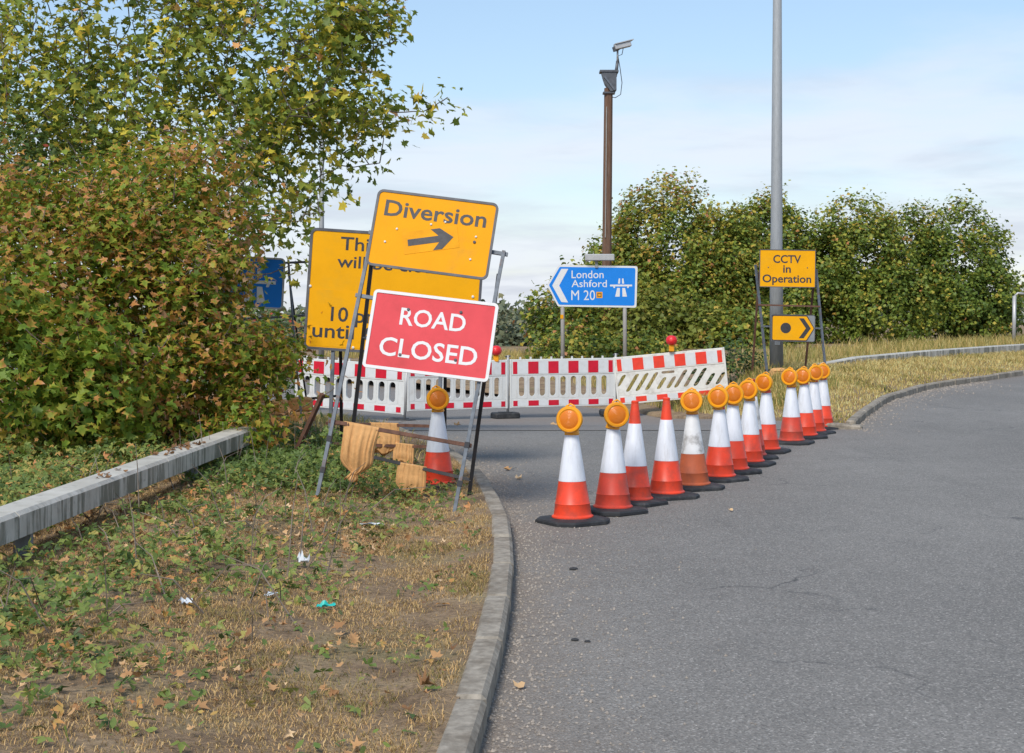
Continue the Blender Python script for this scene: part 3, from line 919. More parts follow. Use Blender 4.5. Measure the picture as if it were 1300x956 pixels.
# --- the near A-frame with DIVERSION and ROAD CLOSED
FL, FR, TL = Vector((-1.352, 10.40, .150)), Vector((-.4066, 10.30, -.005)), Vector((-1.071, 10.82, 2.055))
A = frame_axes(FL, FR, TL); Ai = A.transposed()
Wf, Lf = (FR - FL).length, (TL - FL).length
fa = empty('sign_frame', FL, A)
tag(fa, 'tall leaning steel A-frame on the verge holding DIVERSION and ROAD CLOSED signs', 'sign frame')
loc = lambda p: Ai @ (Vector(p) - FL)


def leg(root, a, b, mat, w=.027, name='leg', joints=()):
    o = MB().bar(a, b, w, w * .9).build(name, mat, root)
    for q in joints:
        c = Vector(a).lerp(Vector(b), q)
        d = (Vector(b) - Vector(a)).normalized() * .02
        MB().bar(c - d, c + d, w * 1.35, w * 1.3).build('clamp', M['steel_black'], o)
    return o


leg(fa, (0, 0, 0), (0, 0, Lf + .04), M['steel_paint'], joints=(.09, .2))
leg(fa, (Wf, 0, 0), (Wf, 0, Lf * .985), M['steel_paint'], joints=(.13, .27))
BL, BR = loc((-1.235, 11.22, .16)), loc((-.322, 11.02, .03))
leg(fa, BL, (0.02, .03, Lf * .93), M['steel_black'], .026, 'rear_leg')
leg(fa, BR, (Wf - .01, .03, Lf * .90), M['steel_black'], .026, 'rear_leg')
for zf, m_, x1 in ((.267, 'rust', Wf), (.735, 'steel_paint', Wf), (.975, 'steel_paint', Wf)):
    MB().bar((-.03, .015, Lf * zf), (x1 + .03, .015, Lf * zf), .026).build('crossbar', M[m_], fa)
q = .125
MB().bar(BL.lerp(Vector((0.02, .03, Lf * .93)), q), BR.lerp(Vector((Wf - .01, .03, Lf * .90)), q - .03), .024).build('crossbar', M['steel_black'], fa)
MB().bar(BL.lerp(Vector((0.02, .03, Lf * .93)), .62), BR.lerp(Vector((Wf - .01, .03, Lf * .90)), .6), .024).build('crossbar', M['steel_black'], fa)

# DIVERSION
dv = empty('diversion_sign', FL, A)
tag(dv, 'yellow DIVERSION sign with black arrow, topmost on the near leaning frame', 'sign')
w, h = .885, .570
p = sign_plate(dv, w, h, (.503 * Wf - .048, 1.000 * Lf), R(1.9), M['yellow_face'], M['sign_edge'])
text_part('Diversion', p, M['black_print'], -.372, .372, .098, .116, bold=.016)
pt = MB().prism(rrect(.40, .165, .006), -.0046, -.0030).build('arrow_panel', M['patch_yellow'], p)
pt.location = (-.005, 0, -.045); pt.rotation_euler = (0, -R(15), 0)
arrow = [(-.165, -.024), (.06, -.024), (.01, -.078), (.075, -.078), (.165, 0), (.075, .078), (.01, .078), (.06, .024), (-.165, .024)]
MB().prism(arrow, -.0062, -.0048).build('arrow', M['black_print'], pt)
bolts(p, [(-.26, .005), (.315, .02), (-.02, .07), (.08, .10), (.30, -.15), (-.33, -.10)], M['white_print'], .008)
bolts(p, [(.31, -.02)])
# ROAD CLOSED
rc = empty('road_closed_sign', FL, A)
tag(rc, 'red ROAD CLOSED sign with white border and letters on the near leaning frame', 'sign')
p = sign_plate(rc, .895, .565, (.620 * Wf - .030, .630 * Lf), R(2.6), M['red_face'], M['white_print'], .03, .020)
text_part('ROAD', p, M['white_print'], -.235, .235, .052, .122, bold=.013)
text_part('CLOSED', p, M['white_print'], -.350, .350, -.180, .130, bold=.013)
bolts(p, [(-.185, .165), (.19, .19), (-.195, -.165), (.20, -.155)])

# --- the large yellow works sign behind
S2 = sight(500.5, 373, 13.3); g2 = float(zL(S2.x, 13.3))
f2 = empty('sign_frame', (S2.x, 13.35, g2))
tag(f2, 'low rust streaked steel frame behind, carrying the large yellow works sign', 'sign frame')
hz = S2.z - g2
for x, yb, yt, m_, nm in ((-.565, .0, .25, 'steel_paint', 'leg'), (.395, .0, .25, 'steel_paint', 'leg'), (-.545, .85, .31, 'steel_black', 'rear_leg'), (.415, .85, .31, 'steel_black', 'rear_leg')):
    leg(f2, (x, yb - .2, -.05), (x + .04, yt - .2, hz + .3), M[m_], .030, nm)
for z, m_ in ((.355, 'rust'), (.175, 'rust'), (hz - .42, 'steel_paint'), (hz + .2, 'steel_paint')):
    MB().bar((-.60, -.16 + z * .15, z + .012), (.44, -.16 + z * .15, z - .018), .026).build('crossbar', M[m_], f2)
s2 = empty('works_notice_sign', (S2.x, 13.3, g2))
tag(s2, 'large yellow night closure notice half hidden behind the ROAD CLOSED sign', 'sign')
W2, H2 = 1.545, 1.075
p = sign_plate(s2, W2, H2, (0, hz), -R(3.8), M['yellow_face_b'], M['sign_edge'], .06, .022, y=-.03)
text_part('This road', p, M['black_print'], -.50, .26, .360, .115, bold=.012)
text_part('will be closed', p, M['black_print'], -.52, .50, .205, .105, bold=.012)
MB().prism(rrect(W2 - .06, .50, .004), -.0042, -.0028).build('overlay_panel', M['yellow_face_b'], p).location = (0, 0, -.255)
text_part('10 pm', p, M['black_print'], -.545, -.10, -.275, .125, bold=.012, y=-.0058)
text_part('until 6 am', p, M['black_print'], -.700, .17, -.425, .125, bold=.012, y=-.0058)
bolts(p, [(-.745, .02), (-.13, .02), (.70, .02), (-.33, -.50)], M['white_print'], .012)
for x in (-.55, .40):
    MB().box((x, .012, -.02), (.04, .012, 1.0)).build('stiffener', M['sign_edge'], p)

# --- the blue motorway sign at the hedge
d3 = 17.0
f3o = sight(340, 500, d3); g3 = float(zL(f3o.x, d3))
f3 = empty('sign_frame', (f3o.x, d3, g3))
tag(f3, 'thin steel pipe frame of the blue sign, half hidden by the maple bush', 'sign frame')
lp = lambda px, py, d=d3: sight(px, py, d) - Vector((f3o.x, d3, g3))
MB().tube([lp(366, 330), lp(374, 437), lp(384, 545)], .013, 6).build('leg', M['steel_paint'], f3)
MB().tube([lp(272, 334), lp(280, 441), lp(288, 552)], .013, 6).build('leg', M['steel_paint'], f3)
for a, b in (((262, 338), (402, 332)), ((266, 408), (405, 399)), ((272, 447), (408, 437))):
    MB().tube([lp(*a), lp(*b)], .014, 6).build('crossbar', M['steel_paint'], f3)
MB().tube([lp(336, 512, 17.6), lp(434, 502, 17.6)], .016, 6).build('crossbar', M['steel_black'], f3)
MB().tube([lp(366, 345, 17.0), lp(392, 528, 17.9)], .012, 6).build('rear_leg', M['steel_black'], f3)
sb = empty('motorway_sign', (f3o.x, d3, g3))
tag(sb, 'small blue motorway symbol sign peeping out behind the maple bush', 'sign')
c = lp(311, 358)
p = sign_plate(sb, .90, .58, (c.x, c.z), -R(3), M['blue_face_b'], M['metal_light'], .05, .018)


def motorway_symbol(parent, x, z, k, mat, y=-.0045, plate_y=None):
    for sx in (-1, 1):
        q = [(x + sx * k * a, z + k * b) for a, b in ((.07, -.5), (.30, -.5), (.20, -.06), (.06, -.06))]
        MB().prism(q, y, y + .001).build('carriageway_mark', mat, parent)
        q = [(x + sx * k * a, z + k * b) for a, b in ((.05, .16), (.155, .16), (.12, .42), (.045, .42))]
        MB().prism(q, y, y + .001).build('carriageway_mark', mat, parent)
    q = [(x + k * a, z + k * b) for a, b in ((-.56, .11), (-.56, .02), (-.40, .02), (-.38, -.06), (-.30, -.06), (-.32, .02), (.32, .02), (.30, -.06), (.38, -.06), (.40, .02), (.56, .02), (.56, .11))]
    MB().prism(q, y, y + .001).build('bridge_mark', mat, parent)


motorway_symbol(p, .12, -.02, .42, M['white_print'])

# --- the blue direction sign beyond the barrier
dD = 38.0
kD = 318.0 * 50 / (F_PX / dD) / 50 * 1.0
sD = F_PX / dD                                  # pixels of the photograph per metre at that distance
cD = sight(752, 363.5, dD); gD = float(zR(cD.x, dD))
ds = empty('direction_sign', (cD.x, dD, gD))
tag(ds, 'blue arrow shaped motorway direction sign reading London Ashford on two posts', 'road sign')
zz = lambda X_, Y_: ((X_ - 459) / 6.37 / sD, (341 - Y_) / 6.37 / sD)      # read off an enlargement of the sign
outer = roundpoly([zz(92, 332), zz(188, 168), zz(824, 178), zz(814, 514), zz(180, 504)][::-1], .06)
inner = roundpoly([zz(107, 332), zz(195, 184), zz(806, 193), zz(798, 498), zz(188, 490)][::-1], .05)
hD = cD.z - gD
face = MB().prism(outer, -.004, .004).build('sign_plate', M['white_print'], ds); face.location = (0, -.05, hD)
MB().prism(inner, -.007, -.0045).build('blue_panel', M['blue_face'], face)
chev = [zz(*q) for q in ((208, 200), (264, 200), (190, 335), (262, 472), (208, 468), (134, 335))][::-1]
MB().prism(chev, -.0095, -.0075).build('chevron', M['white_print'], face)
for t, x0, x1, yb, yt in (('London', 290, 549, 275, 214), ('Ashford', 290, 575, 347, 290), ('M 20', 288, 480, 452, 374)):
    a, b = zz(x0, yb), zz(x1, yt)
    text_part(t, face, M['white_print'], a[0], b[0], a[1], b[1] - a[1], y=-.0085, bold=.004 if t[0] != 'M' else 0.0)
a = zz(515, 411)
sq = MB().prism(rrect(.155, .155, .004, c=a), -.0095, -.0075).build('diversion_symbol', M['patch_yellow'], face)
MB().ring(rrect(.10, .10, .003, c=a), rrect(.066, .066, .002, c=a), -.0115, -.0097).build('square_outline', M['black_print'], sq)
m_ = zz(690, 345)
motorway_symbol(face, m_[0], m_[1], .50, M['white_print'], y=-.0095)
for px in (714, 793):
    x = (px - 752) / sD
    MB().tube([(x + .01, 0, -.1), (x, 0, hD + .42)], .052, 10).build('post', M['post_grey'], ds, smooth=True)
MB().box(((714 - 752) / sD + .005 - .02, -.056, hD - (402 - 363.5) / sD), (.075, .01, .1)).build('marker_tag', M['patch_yellow'], ds)
lt = MB().box(((761 - 752) / sD, -.1, hD + (363.5 - 327) / sD), (.74, .2, .17), bev=.02).build('sign_light', M['metal_light'], ds)
MB().box(((757 - 752) / sD, -.06, hD + (363.5 - 335) / sD), (.07, .07, .2)).build('bracket', M['galv'], lt)

# --- the CCTV frame by the lamp post
dC = 28.0
cC = sight(1003, 472, dC); gC = float(zR(cC.x, dC)); oC = Vector((cC.x, dC, gC))
lc = lambda px, py, d: sight(px, py, d) - oC
f4 = empty('sign_frame', oC)
tag(f4, 'thin rusty steel frame at the lamp post foot holding two yellow signs', 'sign frame')
for a, b, m_, nm in (((975, 484, 27.7), (959, 336, 28.05), 'steel_paint', 'leg'), ((1049, 480, 27.7), (1036, 342, 28.05), 'steel_paint', 'leg'),
                 ((955, 470, 28.8), (964, 345, 28.1), 'rust', 'rear_leg'), ((1022, 470, 28.8), (1034, 350, 28.1), 'rust', 'rear_leg')):
    MB().bar(lc(*a), lc(*b), .036).build(nm, M[m_], f4)
for a, b, m_ in (((962, 387, 27.9), (1041, 389, 27.9), 'rust'), ((966, 414, 27.85), (1044, 417, 27.85), 'steel_paint'), ((971, 470, 27.74), (1047, 468, 27.74), 'steel_black')):
    MB().bar(lc(*a), lc(*b), .03).build('crossbar', M[m_], f4)
s4 = empty('cctv_sign', oC)
tag(s4, 'yellow CCTV in Operation sign high on the lamp post frame', 'sign')
sC = F_PX / dC; c = lc(999, 341, 27.95)
p = sign_plate(s4, 1.045, .70, (c.x, c.z), -R(.8), M['yellow_face_b'], M['sign_edge'], .02, .012, y=c.y - .06)
for t, w_, z0 in (('CCTV', .52, .105), ('in', .145, -.075), ('Operation', .91, -.26)):
    text_part(t, p, M['black_print'], -.01 - w_ / 2, -.01 + w_ / 2, z0, .145, bold=.02)
bolts(p, [(-.36, .02), (.37, .02)])
s5 = empty('diversion_symbol_sign', oC)
tag(s5, 'small yellow sign with black disc and chevron under the CCTV sign', 'sign')
c = lc(1006, 416.5, 27.88)
p = sign_plate(s5, .82, .50, (c.x, c.z), -R(1), M['sign_back'], M['sign_edge'], .04, .008, y=c.y - .05)
yel = MB().prism(roundpoly([(-.385, -.225), (.25, -.225), (.385, 0), (.25, .225), (-.385, .225)], .03), -.0055, -.003).build('yellow_panel', M['yellow_face_b'], p)
MB().ring(roundpoly([(-.395, -.237), (.26, -.237), (.40, 0), (.26, .237), (-.395, .237)], .03), roundpoly([(-.38, -.222), (.25, -.222), (.385, 0), (.25, .222), (-.38, .222)], .03), -.0075, -.0035).build('outline', M['black_print'], p)
MB().lathe([(.098, .006), (.098, .008)], 24, (-.135, 0, 0), 'Y').build('disc', M['black_print'], yel)
MB().prism([(.11, .185), (.20, .185), (.33, 0), (.20, -.185), (.11, -.185), (.24, 0)][::-1], -.008, -.006).build('chevron', M['black_print'], yel)


# ------------------------------------------------------------------ sandbags
def sandbag(at, yaw, w, length, bulge, label, mat='sack', knot=True, seed=0, front_only=False, tilt=0.0):
    """a sack slung over a bar: cross-sections gathered in folds from the bar down to a tied neck"""
    r = random.Random(seed)
    ph = [r.uniform(0, 6.28) for _ in range(4)]
    rows, n = 20, 88
    vs, fs = [], []
    for i in range(rows + 1):
        t = i / rows
        if knot:
            prof = 1 - .10 * math.sin(t * 3.1) - max(0, (t - .62) / .24) ** 2 * .80 if t < .86 else .16 + (t - .86) / .14 * .22
            prof = max(prof, .15)
        else:
            prof = .94 + .10 * math.sin(t * 2.4) - (.16 * max(0, (t - .8) / .2) ** 2)
        bl = bulge * (.10 + .90 * math.sin(min(1, t / .9 + .05) * math.pi) ** .8) if knot else bulge * (.12 + 1.0 * math.sin(min(1, t * 1.05) * 2.75) * (.4 + .6 * t))
        if knot and t > .84: bl = bulge * .25
        bl = max(bl, .024); zt = -length * t
        sag = 0
        for k in range(n):
            a = 2 * math.pi * k / n
            fold = 1 + .13 * math.sin(9 * a + ph[0] + t * 1.5) * (.4 + .7 * t) + .14 * math.sin(19 * a + ph[1] - t * .8) + .10 * math.sin(31 * a + ph[2])
            x = (abs(math.cos(a)) ** .9) * math.copysign(1, math.cos(a)) * w / 2 * prof
            y = (abs(math.sin(a)) ** .85) * math.copysign(1, math.sin(a)) * bl * fold
            z = zt + sag + .012 * math.sin(3 * a + ph[2]) * t + (.10 * length * math.sin(2.5 * math.cos(a) * 2 + ph[3]) * t ** 3 if not knot else 0)
            x += w * .035 * math.sin(4.5 * t + ph[1]) * t;
            if knot and t > .84: x += -w * .10 * (t - .84) / .16
            vs.append((x, y, z))
    for i in range(rows):
        for k in range(n):
            fs.append((i * n + k, i * n + (k + 1) % n, (i + 1) * n + (k + 1) % n, (i + 1) * n + k))
    fs.append(tuple(range(n - 1, -1, -1))); fs.append(tuple(rows * n + k for k in range(n)))
    o = empty('sandbag', at)
    o.rotation_euler = (0, tilt, yaw)
    tag(o, label, 'sandbag', 'orange sandbags weighting the sign frames')
    MB().add(vs, fs).build('sack', M[mat], o, smooth=True)
    if knot:
        MB().lathe([(w * .10, -.012), (w * .115, 0), (w * .10, .012)], 14, (0, 0, -length * .86)).build('tie', M['sack_brown'], o, smooth=True)
    return o


def on_bar(ax, frac, zf): return FL + A @ Vector((Wf * frac, .015, Lf * zf + .017))


sandbag(on_bar(0, .215, .267), R(-8), .265, .40, .058, 'big orange sandbag with knotted neck on the near frame front bar', seed=3, tilt=.165)
b0 = BL.lerp(Vector((0.02, .03, Lf * .93)), .125); b1 = BR.lerp(Vector((Wf - .01, .03, Lf * .90)), .095)
sandbag(FL + A @ (b0.lerp(b1, .52) + Vector((0, 0, .015))), R(-10), .225, .20, .034, 'wrinkled orange sandbag on the near frame low black bar', knot=False, seed=5, tilt=.165)
sandbag((S2.x - .085, 13.243, g2 + .371), R(0), .27, .26, .042, 'orange sandbag over the upper rusty bar of the rear frame', knot=False, seed=8, tilt=.03)
sandbag((S2.x + .10, 13.216, g2 + .189), R(0), .18, .17, .034, 'orange sandbag over the lower rusty bar beside the cone', knot=False, seed=11, tilt=.12)


def lump_bag(c, d, yaw, label, mat, seed, tilt=0.0):
    r = random.Random(seed); n, rows = 20, 10; vs, fs = [], []
    for i in range(rows + 1):
        t = -math.pi / 2 + math.pi * i / rows
        for k in range(n):
            a = 2 * math.pi * k / n
            e = .45
            ca = abs(math.cos(a)) ** e * math.copysign(1, math.cos(a)); sa = abs(math.sin(a)) ** e * math.copysign(1, math.sin(a))
            ct = abs(math.cos(t)) ** e; st = abs(math.sin(t)) ** e * math.copysign(1, math.sin(t))
            p = Vector((ca * ct * d[0] / 2, sa * ct * d[1] / 2, st * d[2] / 2))
            p *= 1 + .10 * mnoise.noise(p * 9 + Vector((seed * 3, 0, 0)))
            vs.append(p)
    for i in range(rows):
        for k in range(n):
            fs.append((i * n + k, i * n + (k + 1) % n, (i + 1) * n + (k + 1) % n, (i + 1) * n + k))
    o = empty('sandbag', c); o.rotation_euler = (0, tilt, yaw)
    tag(o, label, 'sandbag', 'orange sandbags weighting the sign frames')
    MB().add(vs, fs).build('sack', M[mat], o, smooth=True)
    MB().bar((-d[0] * .42, -d[1] * .5, d[2] * .30), (d[0] * .42, -d[1] * .5, d[2] * .30), .008).build('seam', M['sack_brown'], o)
    return o


lump_bag(sight(382, 513, 17.5), (.29, .20, .17), R(5), 'boxy tan sandbag on the base bar of the blue sign frame', 'sack_brown', 1)
lump_bag(sight(356, 517, 17.45), (.22, .2, .19), R(-8), 'orange sandbag half hidden by leaves left of the boxy one', 'sack', 2)
lump_bag(sight(385, 529, 17.3), (.30, .2, .11), R(8), 'flat tan sandbag lying below the boxy one', 'sack_brown', 3)
lump_bag(sight(988, 476, 27.6), (.30, .24, .26), R(10), 'tan sandbag on the ground bar of the CCTV frame', 'sack', 4)


# ------------------------------------------------------------------ traffic cones and their lamps
def chamfer_square(s, c):
    a = s / 2
    return [(a - c, -a), (a, -a + c), (a, a - c), (a - c, a), (-a + c, a), (-a, a - c), (-a, -a + c), (-a + c, -a)]


def make_cone(red, sleeve):
    root = empty('traffic_cone')
    mb = MB(); lay = [(1.0, 0), (1.0, .018), (.95, .028), (.60, .037)]
    vs = []; q = chamfer_square(.435, .085)
    for s, z in lay: vs += [(x * s, y * s, z) for x, y in q]
    fs = [tuple(range(7, -1, -1)), tuple(24 + k for k in range(8))]
    for i in range(3):
        fs += [(i * 8 + k, i * 8 + (k + 1) % 8, i * 8 + 8 + (k + 1) % 8, i * 8 + 8 + k) for k in range(8)]
    mb.add(vs, fs).build('base', M['rubber'], root)
    MB().lathe([(.142, .036), (.142, .044), (.128, .056), (.118, .125), (.1205, .130), (.116, .136), (.092, .283)], 40).build('body', M[red], root, auto=35)
    MB().lathe([(.0925, .2805), (.0935, .282), (.0475, .590), (.0465, .592)], 40).build('reflective_sleeve', M[sleeve], root, auto=35)
    MB().lathe([(.0460, .589), (.0275, .735), (.0265, .742), (.028, .746), (.028, .756), (.020, .762)], 32).build('tip', M[red], root, auto=35)
    return root


def make_lamp():
    root = empty('warning_lamp')
    # lens faces -Y; origin at the bracket on the cone's tip
    cs = MB().box((0, -.030, -.015), (.094, .050, .115), bev=.012).build('case', M['amber_case'], root)
    MB().lathe([(.060, .045), (.076, .050), (.080, .058), (.080, .074), (.074, .082), (.062, .083), (.060, .078)], 36, (0, 0, 0), 'Y').build('lens_rim', M['amber_case'], root, auto=40)
    MB().lathe([(.0625, .072), (.056, .078), (.038, .084), (.016, .087), (0.0, .0875)], 36, (0, 0, 0), 'Y').build('lens', M['lens_amber'], root, smooth=True)
    MB().lathe([(.060, .052), (.057, .040), (.040, .028), (.0, .018)], 30, (0, .055, 0), 'Y').build('rear_dish', M['amber_case'], root, smooth=True)
    hd = [(-.030, -.03, .040), (-.026, -.03, .078), (.0, -.03, .092), (.026, -.03, .078), (.030, -.03, .040)]
    MB().tube(hd, .006, 6).build('handle', M['amber_case'], root, smooth=True)
    MB().lathe([(.040, -.095), (.046, -.09), (.040, -.06), (.034, -.06)], 20).build('bracket', M['amber_case'], root, auto=40)
    return root


cones = {k: make_cone(*v) for k, v in {'new': ('red_new', 'sleeve'), 'dirty': ('red_dirty', 'sleeve'), 'faded': ('red_faded', 'sleeve_dirty'), 'grey': ('red_dirty', 'sleeve_dirty')}.items()}
lamp0 = make_lamp()
CG, LG = 'traffic cones closing the slip road', 'amber warning lamps clipped to the cones'
ROW = [  # x, y, style, lamp yaw (degrees) or None, cone label, lamp label
    (.411, 10.15, 'new', -14, 'bright red cone nearest the camera, at the left end of the cone row', 'amber lamp turned left on the leftmost, nearest cone of the row'),
    (.718, 10.65, 'dirty', 8, 'second cone from the left in the row, scuffed red foot, with lamp', 'amber lamp on the second cone from the left in the row'),
    (.905, 11.10, 'new', None, 'bare tipped cone tucked close behind the second cone of the row', None),
    (1.184, 11.48, 'new', None, 'bare tipped cone standing free, fourth from the left in the row', None),
    (1.455, 12.02, 'faded', -10, 'faded brownish orange cone with lamp, fifth from the left', 'amber lamp on the faded brownish orange cone'),
    (1.745, 12.61, 'new', -16, 'clean red cone with lamp right of the faded brownish one', 'amber lamp on the clean cone right of the faded one'),
    (1.943, 13.14, 'new', -8, 'seventh cone from the left in the row, overlapped by the sixth', 'amber lamp on the seventh cone from the left'),
    (2.184, 13.78, 'new', -22, 'eighth cone from the left, clean red, in front of a dirty bare one', 'amber lamp on the eighth cone from the left'),
    (2.300, 14.35, 'grey', None, 'dirty grey sleeved cone without lamp, hidden behind the eighth cone', None),
    (2.543, 14.96, 'new', -30, 'clean red cone with lamp just left of the gap in the row', 'amber lamp turned sideways on the cone left of the gap'),
    (2.968, 15.89, 'dirty', -28, 'scuffed cone just right of the gap, front of the far group', 'amber lamp on the scuffed cone right of the gap'),
    (3.244, 16.57, 'new', -20, 'second cone of the far group of four, partly overlapped', 'amber lamp on the second cone of the far group'),
    (3.478, 17.25, 'new', 12, 'third cone of the far group of four, partly overlapped', 'amber lamp on the third cone of the far group'),
    (3.756, 18.10, 'new', -6, 'last and farthest cone of the row, beside the kerb nose', 'amber lamp on the farthest cone beside the kerb nose'),
    (-.586, 11.84, 'new', 10, 'lone cone on the verge behind the near sign frame', 'amber lamp on the lone verge cone behind the sign frame'),
]
used = set()
first_lamp = True
for i, (x, y, st, yaw, lab, llab) in enumerate(ROW):
    c = cones[st] if st not in used else copy_tree(cones[st]); used.add(st)
    z = float(zb(x, y)) if i < 14 else float(zL(x, y)) - .015
    lean = (random.uniform(-.014, .014), random.uniform(-.02, .02))
    c.location = (x, y, z + .002); c.rotation_euler = (lean[0], lean[1], R(45 + random.uniform(-22, 22)))
    tag(c, lab, 'traffic cone', CG)
    if yaw is None: continue
    l_ = lamp0 if first_lamp else copy_tree(lamp0); first_lamp = False
    l_.scale = (1.13,) * 3
    l_.location = (x + .69 * math.sin(lean[1]), y - .69 * math.sin(lean[0]), z + .697 + random.uniform(-.008, .008)); l_.rotation_euler = (R(random.uniform(-5, 3)), R(random.uniform(-9, 9)), R(yaw))
    tag(l_, llab, 'lamp', LG)


# ------------------------------------------------------------------ barriers across the slip road
def slot(cx, cz, w, h, n=6, shear=0.0):
    pts = []
    r = w / 2
    for c0, a0 in ((h / 2 - r, 0), (-h / 2 + r, 180)):
        for k in range(n + 1):
            a = R(a0 + 180 * k / n)
            x, z = r * math.cos(a), c0 + r * math.sin(a)
            pts.append((cx + x + shear * z, cz + z))
    return pts


def barrier(a, b, label, z0, diagonal=False, roll=0.0, post=True, pegs=True):
    a, b = Vector(a), Vector(b)
    L = math.hypot(b.x - a.x, b.y - a.y)
    root = empty('road_barrier', (a.x, a.y, z0)); root.rotation_euler = (0, -roll, math.atan2(b.y - a.y, b.x - a.x))
    tag(root, label, 'barrier', 'red and white barriers across the slip road')
    e = .02; H0, H1 = .17, .61; top = .915
    white = M['plastic_cream'] if diagonal else M['plastic_white']; red = M['foil_orange'] if diagonal else M['foil_red']
    k = (L - 2 * e) / 1.92
    holes = []
    if not diagonal:
        for i in range(9):
            holes.append(slot(e + k * (.19 + i * .1925), .40, .105 * k, .37))
            if i % 3 == 2 and i < 8: pass
    else:
        for i in range(11):
            cx = e + k * (.10 + i * .172)
            hh = .33 if i not in (0, 4, 5, 9, 10) else .22
            cz = .40 + (0 if hh > .3 else (.06 if i == 0 else -.06))
            if i == 4 or i == 5: cz = .345
            w_ = .080
            cx = min(max(cx, .14), L - .16) if i not in (0, 10) else (.10 if i == 0 else L - .12)
            holes.append(slot(cx, cz, w_, hh, shear=.72))
        holes.append([(p[1] * 1 + e + k * .92, .545 + p[0]) for p in slot(0, 0, .05, .25)])
    plate_with_holes('slotted_panel', [(e, H0 + .002), (L - e, H0 + .002), (L - e, H1 - .002), (e, H1 - .002)], holes, .045, white, root)
    MB().box((L / 2, 0, (H1 + top) / 2), (L - 2 * e, .05, top - H1), bev=.008).build('top_board', white, root)
    MB().box((L / 2, 0, H0 / 2), (L - 2 * e, .05, H0), bev=.008).build('bottom_board', white, root)
    for x in (e * .4, L - e * .4):
        MB().box((x, 0, top / 2), (.035, .062, top + .01), bev=.006).build('end_post', white, root)
    for zc, hgt in (((H1 + top) / 2 - .005, .235), (H0 / 2, .105)):
        MB().box((L / 2, -.0265, zc), (L - 2 * e - .06, .003, hgt), ).build('white_foil', M['foil_white'], root)
        spans = [(0, .08)] + [(.29 + i * .385, .19) for i in range(4)] + [(1.84, .08)]
        for x, w_ in spans:
            x0 = e + .03 + x * k * .97
            MB().box((x0 + w_ * k / 2, -.0295, zc), (w_ * k, .003, hgt - .006)).build('red_stripe', red, root)
    if not diagonal:
        for i in range(9):
            for dz in (.27, .36, .45, .54):
                pass
        for i in range(10):
            x = e + k * (.094 + i * .1925)
            MB().box((x, -.024, .40), (.016, .008, .40)).build('rib', white, root)
    if pegs:
        for i in range(9):
            MB().box((e + k * (.17 + i * .1925), 0, top + .022), (.032, .03, .045)).build('peg', white, root)
    if post:
        MB().tube([(L + .02, 0, -.10), (L + .02, 0, 1.0)], .024, 10).build('post', M['metal_light'], root, smooth=True)
        MB().bar((L - .03, 0, .975), (L + .07, 0, .985), .03).build('hook', M['metal_dark'], root)
        ft = MB().box((L - .04, -.02, -.135), (.50, .30, .12), bev=.025).build('foot_block', M['rubber'], root)
        MB().box((L - .04, -.02, -.072), (.22, .2, .012)).build('foot_cap', M['rubber'], ft)
    return root


J0, J1, J2, J3, J4 = (-4.15, 28.5), (-1.955, 27.5), (-.065, 28.3), (2.015, 28.8), (4.12, 28.4)
gap = .035
zbar = lambda p, py: EYE - (py - HY) / F_PX * p[1]
for a, b, lab, z0, rl in ((J0, J1, 'red and white slotted barrier panel at the left end, behind the large yellow sign', -.43, -.045),
                          (J1, J2, 'red and white slotted barrier panel behind the ROAD CLOSED sign and verge cone', -.47, .0),
                          (J2, J3, 'red and white slotted barrier panel in the middle, under the blue direction sign', -.465, .008)):
    a3, b3 = Vector((*a, 0)), Vector((*b, 0)); d = (b3 - a3).normalized()
    barrier(a3 + d * gap, b3 - d * gap, lab, z0 - .02, roll=rl)
barrier((J3[0] + .03, J3[1] - .03, 0), (J4[0], J4[1], 0), 'tilted cream barrier panel with diagonal slots at the right end', -.46, True, R(5.6), post=False, pegs=False)


def red_lamp(at, label):
    o = tag(empty('barrier_lamp', at), label, 'lamp', 'red lamps on the barriers')
    MB().box((0, 0, .055), (.10, .075, .13), bev=.012).build('battery_case', M['amber_case'], o)
    MB().lathe([(.05, .118), (.085, .135), (.105, .175), (.110, .215), (.092, .262), (.055, .290), (0, .30)], 24).build('lens', M['lens_red'], o, smooth=True)


red_lamp((3.04, 28.52, .545 + .07 - .03), 'red domed lamp on the tilted right hand barrier')
red_lamp((-.30, 28.2, .40), 'red domed lamp peeping out beside the ROAD CLOSED sign')

# ------------------------------------------------------------------ columns and masts
g = float(zR(5.159, 29.2))
lc_ = tag(empty('lamp_column', (5.159, 29.2, g)), 'tall galvanised steel lamp column behind the CCTV sign', 'lamp post')
MB().tube([(0, 0, -.1), (0, 0, 2.2), (.0, 0, 2.25), (.03, 0, 10.5)], [.135, .125, .118, .065], 20).build('shaft', M['galv'], lc_, smooth=True)
MB().box((0, -.125, .75), (.11, .03, .5), bev=.01).build('access_door', M['galv'], lc_)
MB().tube([(.03, 0, 10.45), (.1, 0, 10.75), (.8, -.4, 10.95), (1.5, -.8, 11.0)], [.05, .045, .04, .035], 8).build('outreach_arm', M['galv'], lc_, smooth=True)
MB().box((1.8, -.95, 10.98), (.7, .28, .14), Matrix.Rotation(-.5, 3, 'Z'), bev=.04).build('lantern', M['metal_light'], lc_)

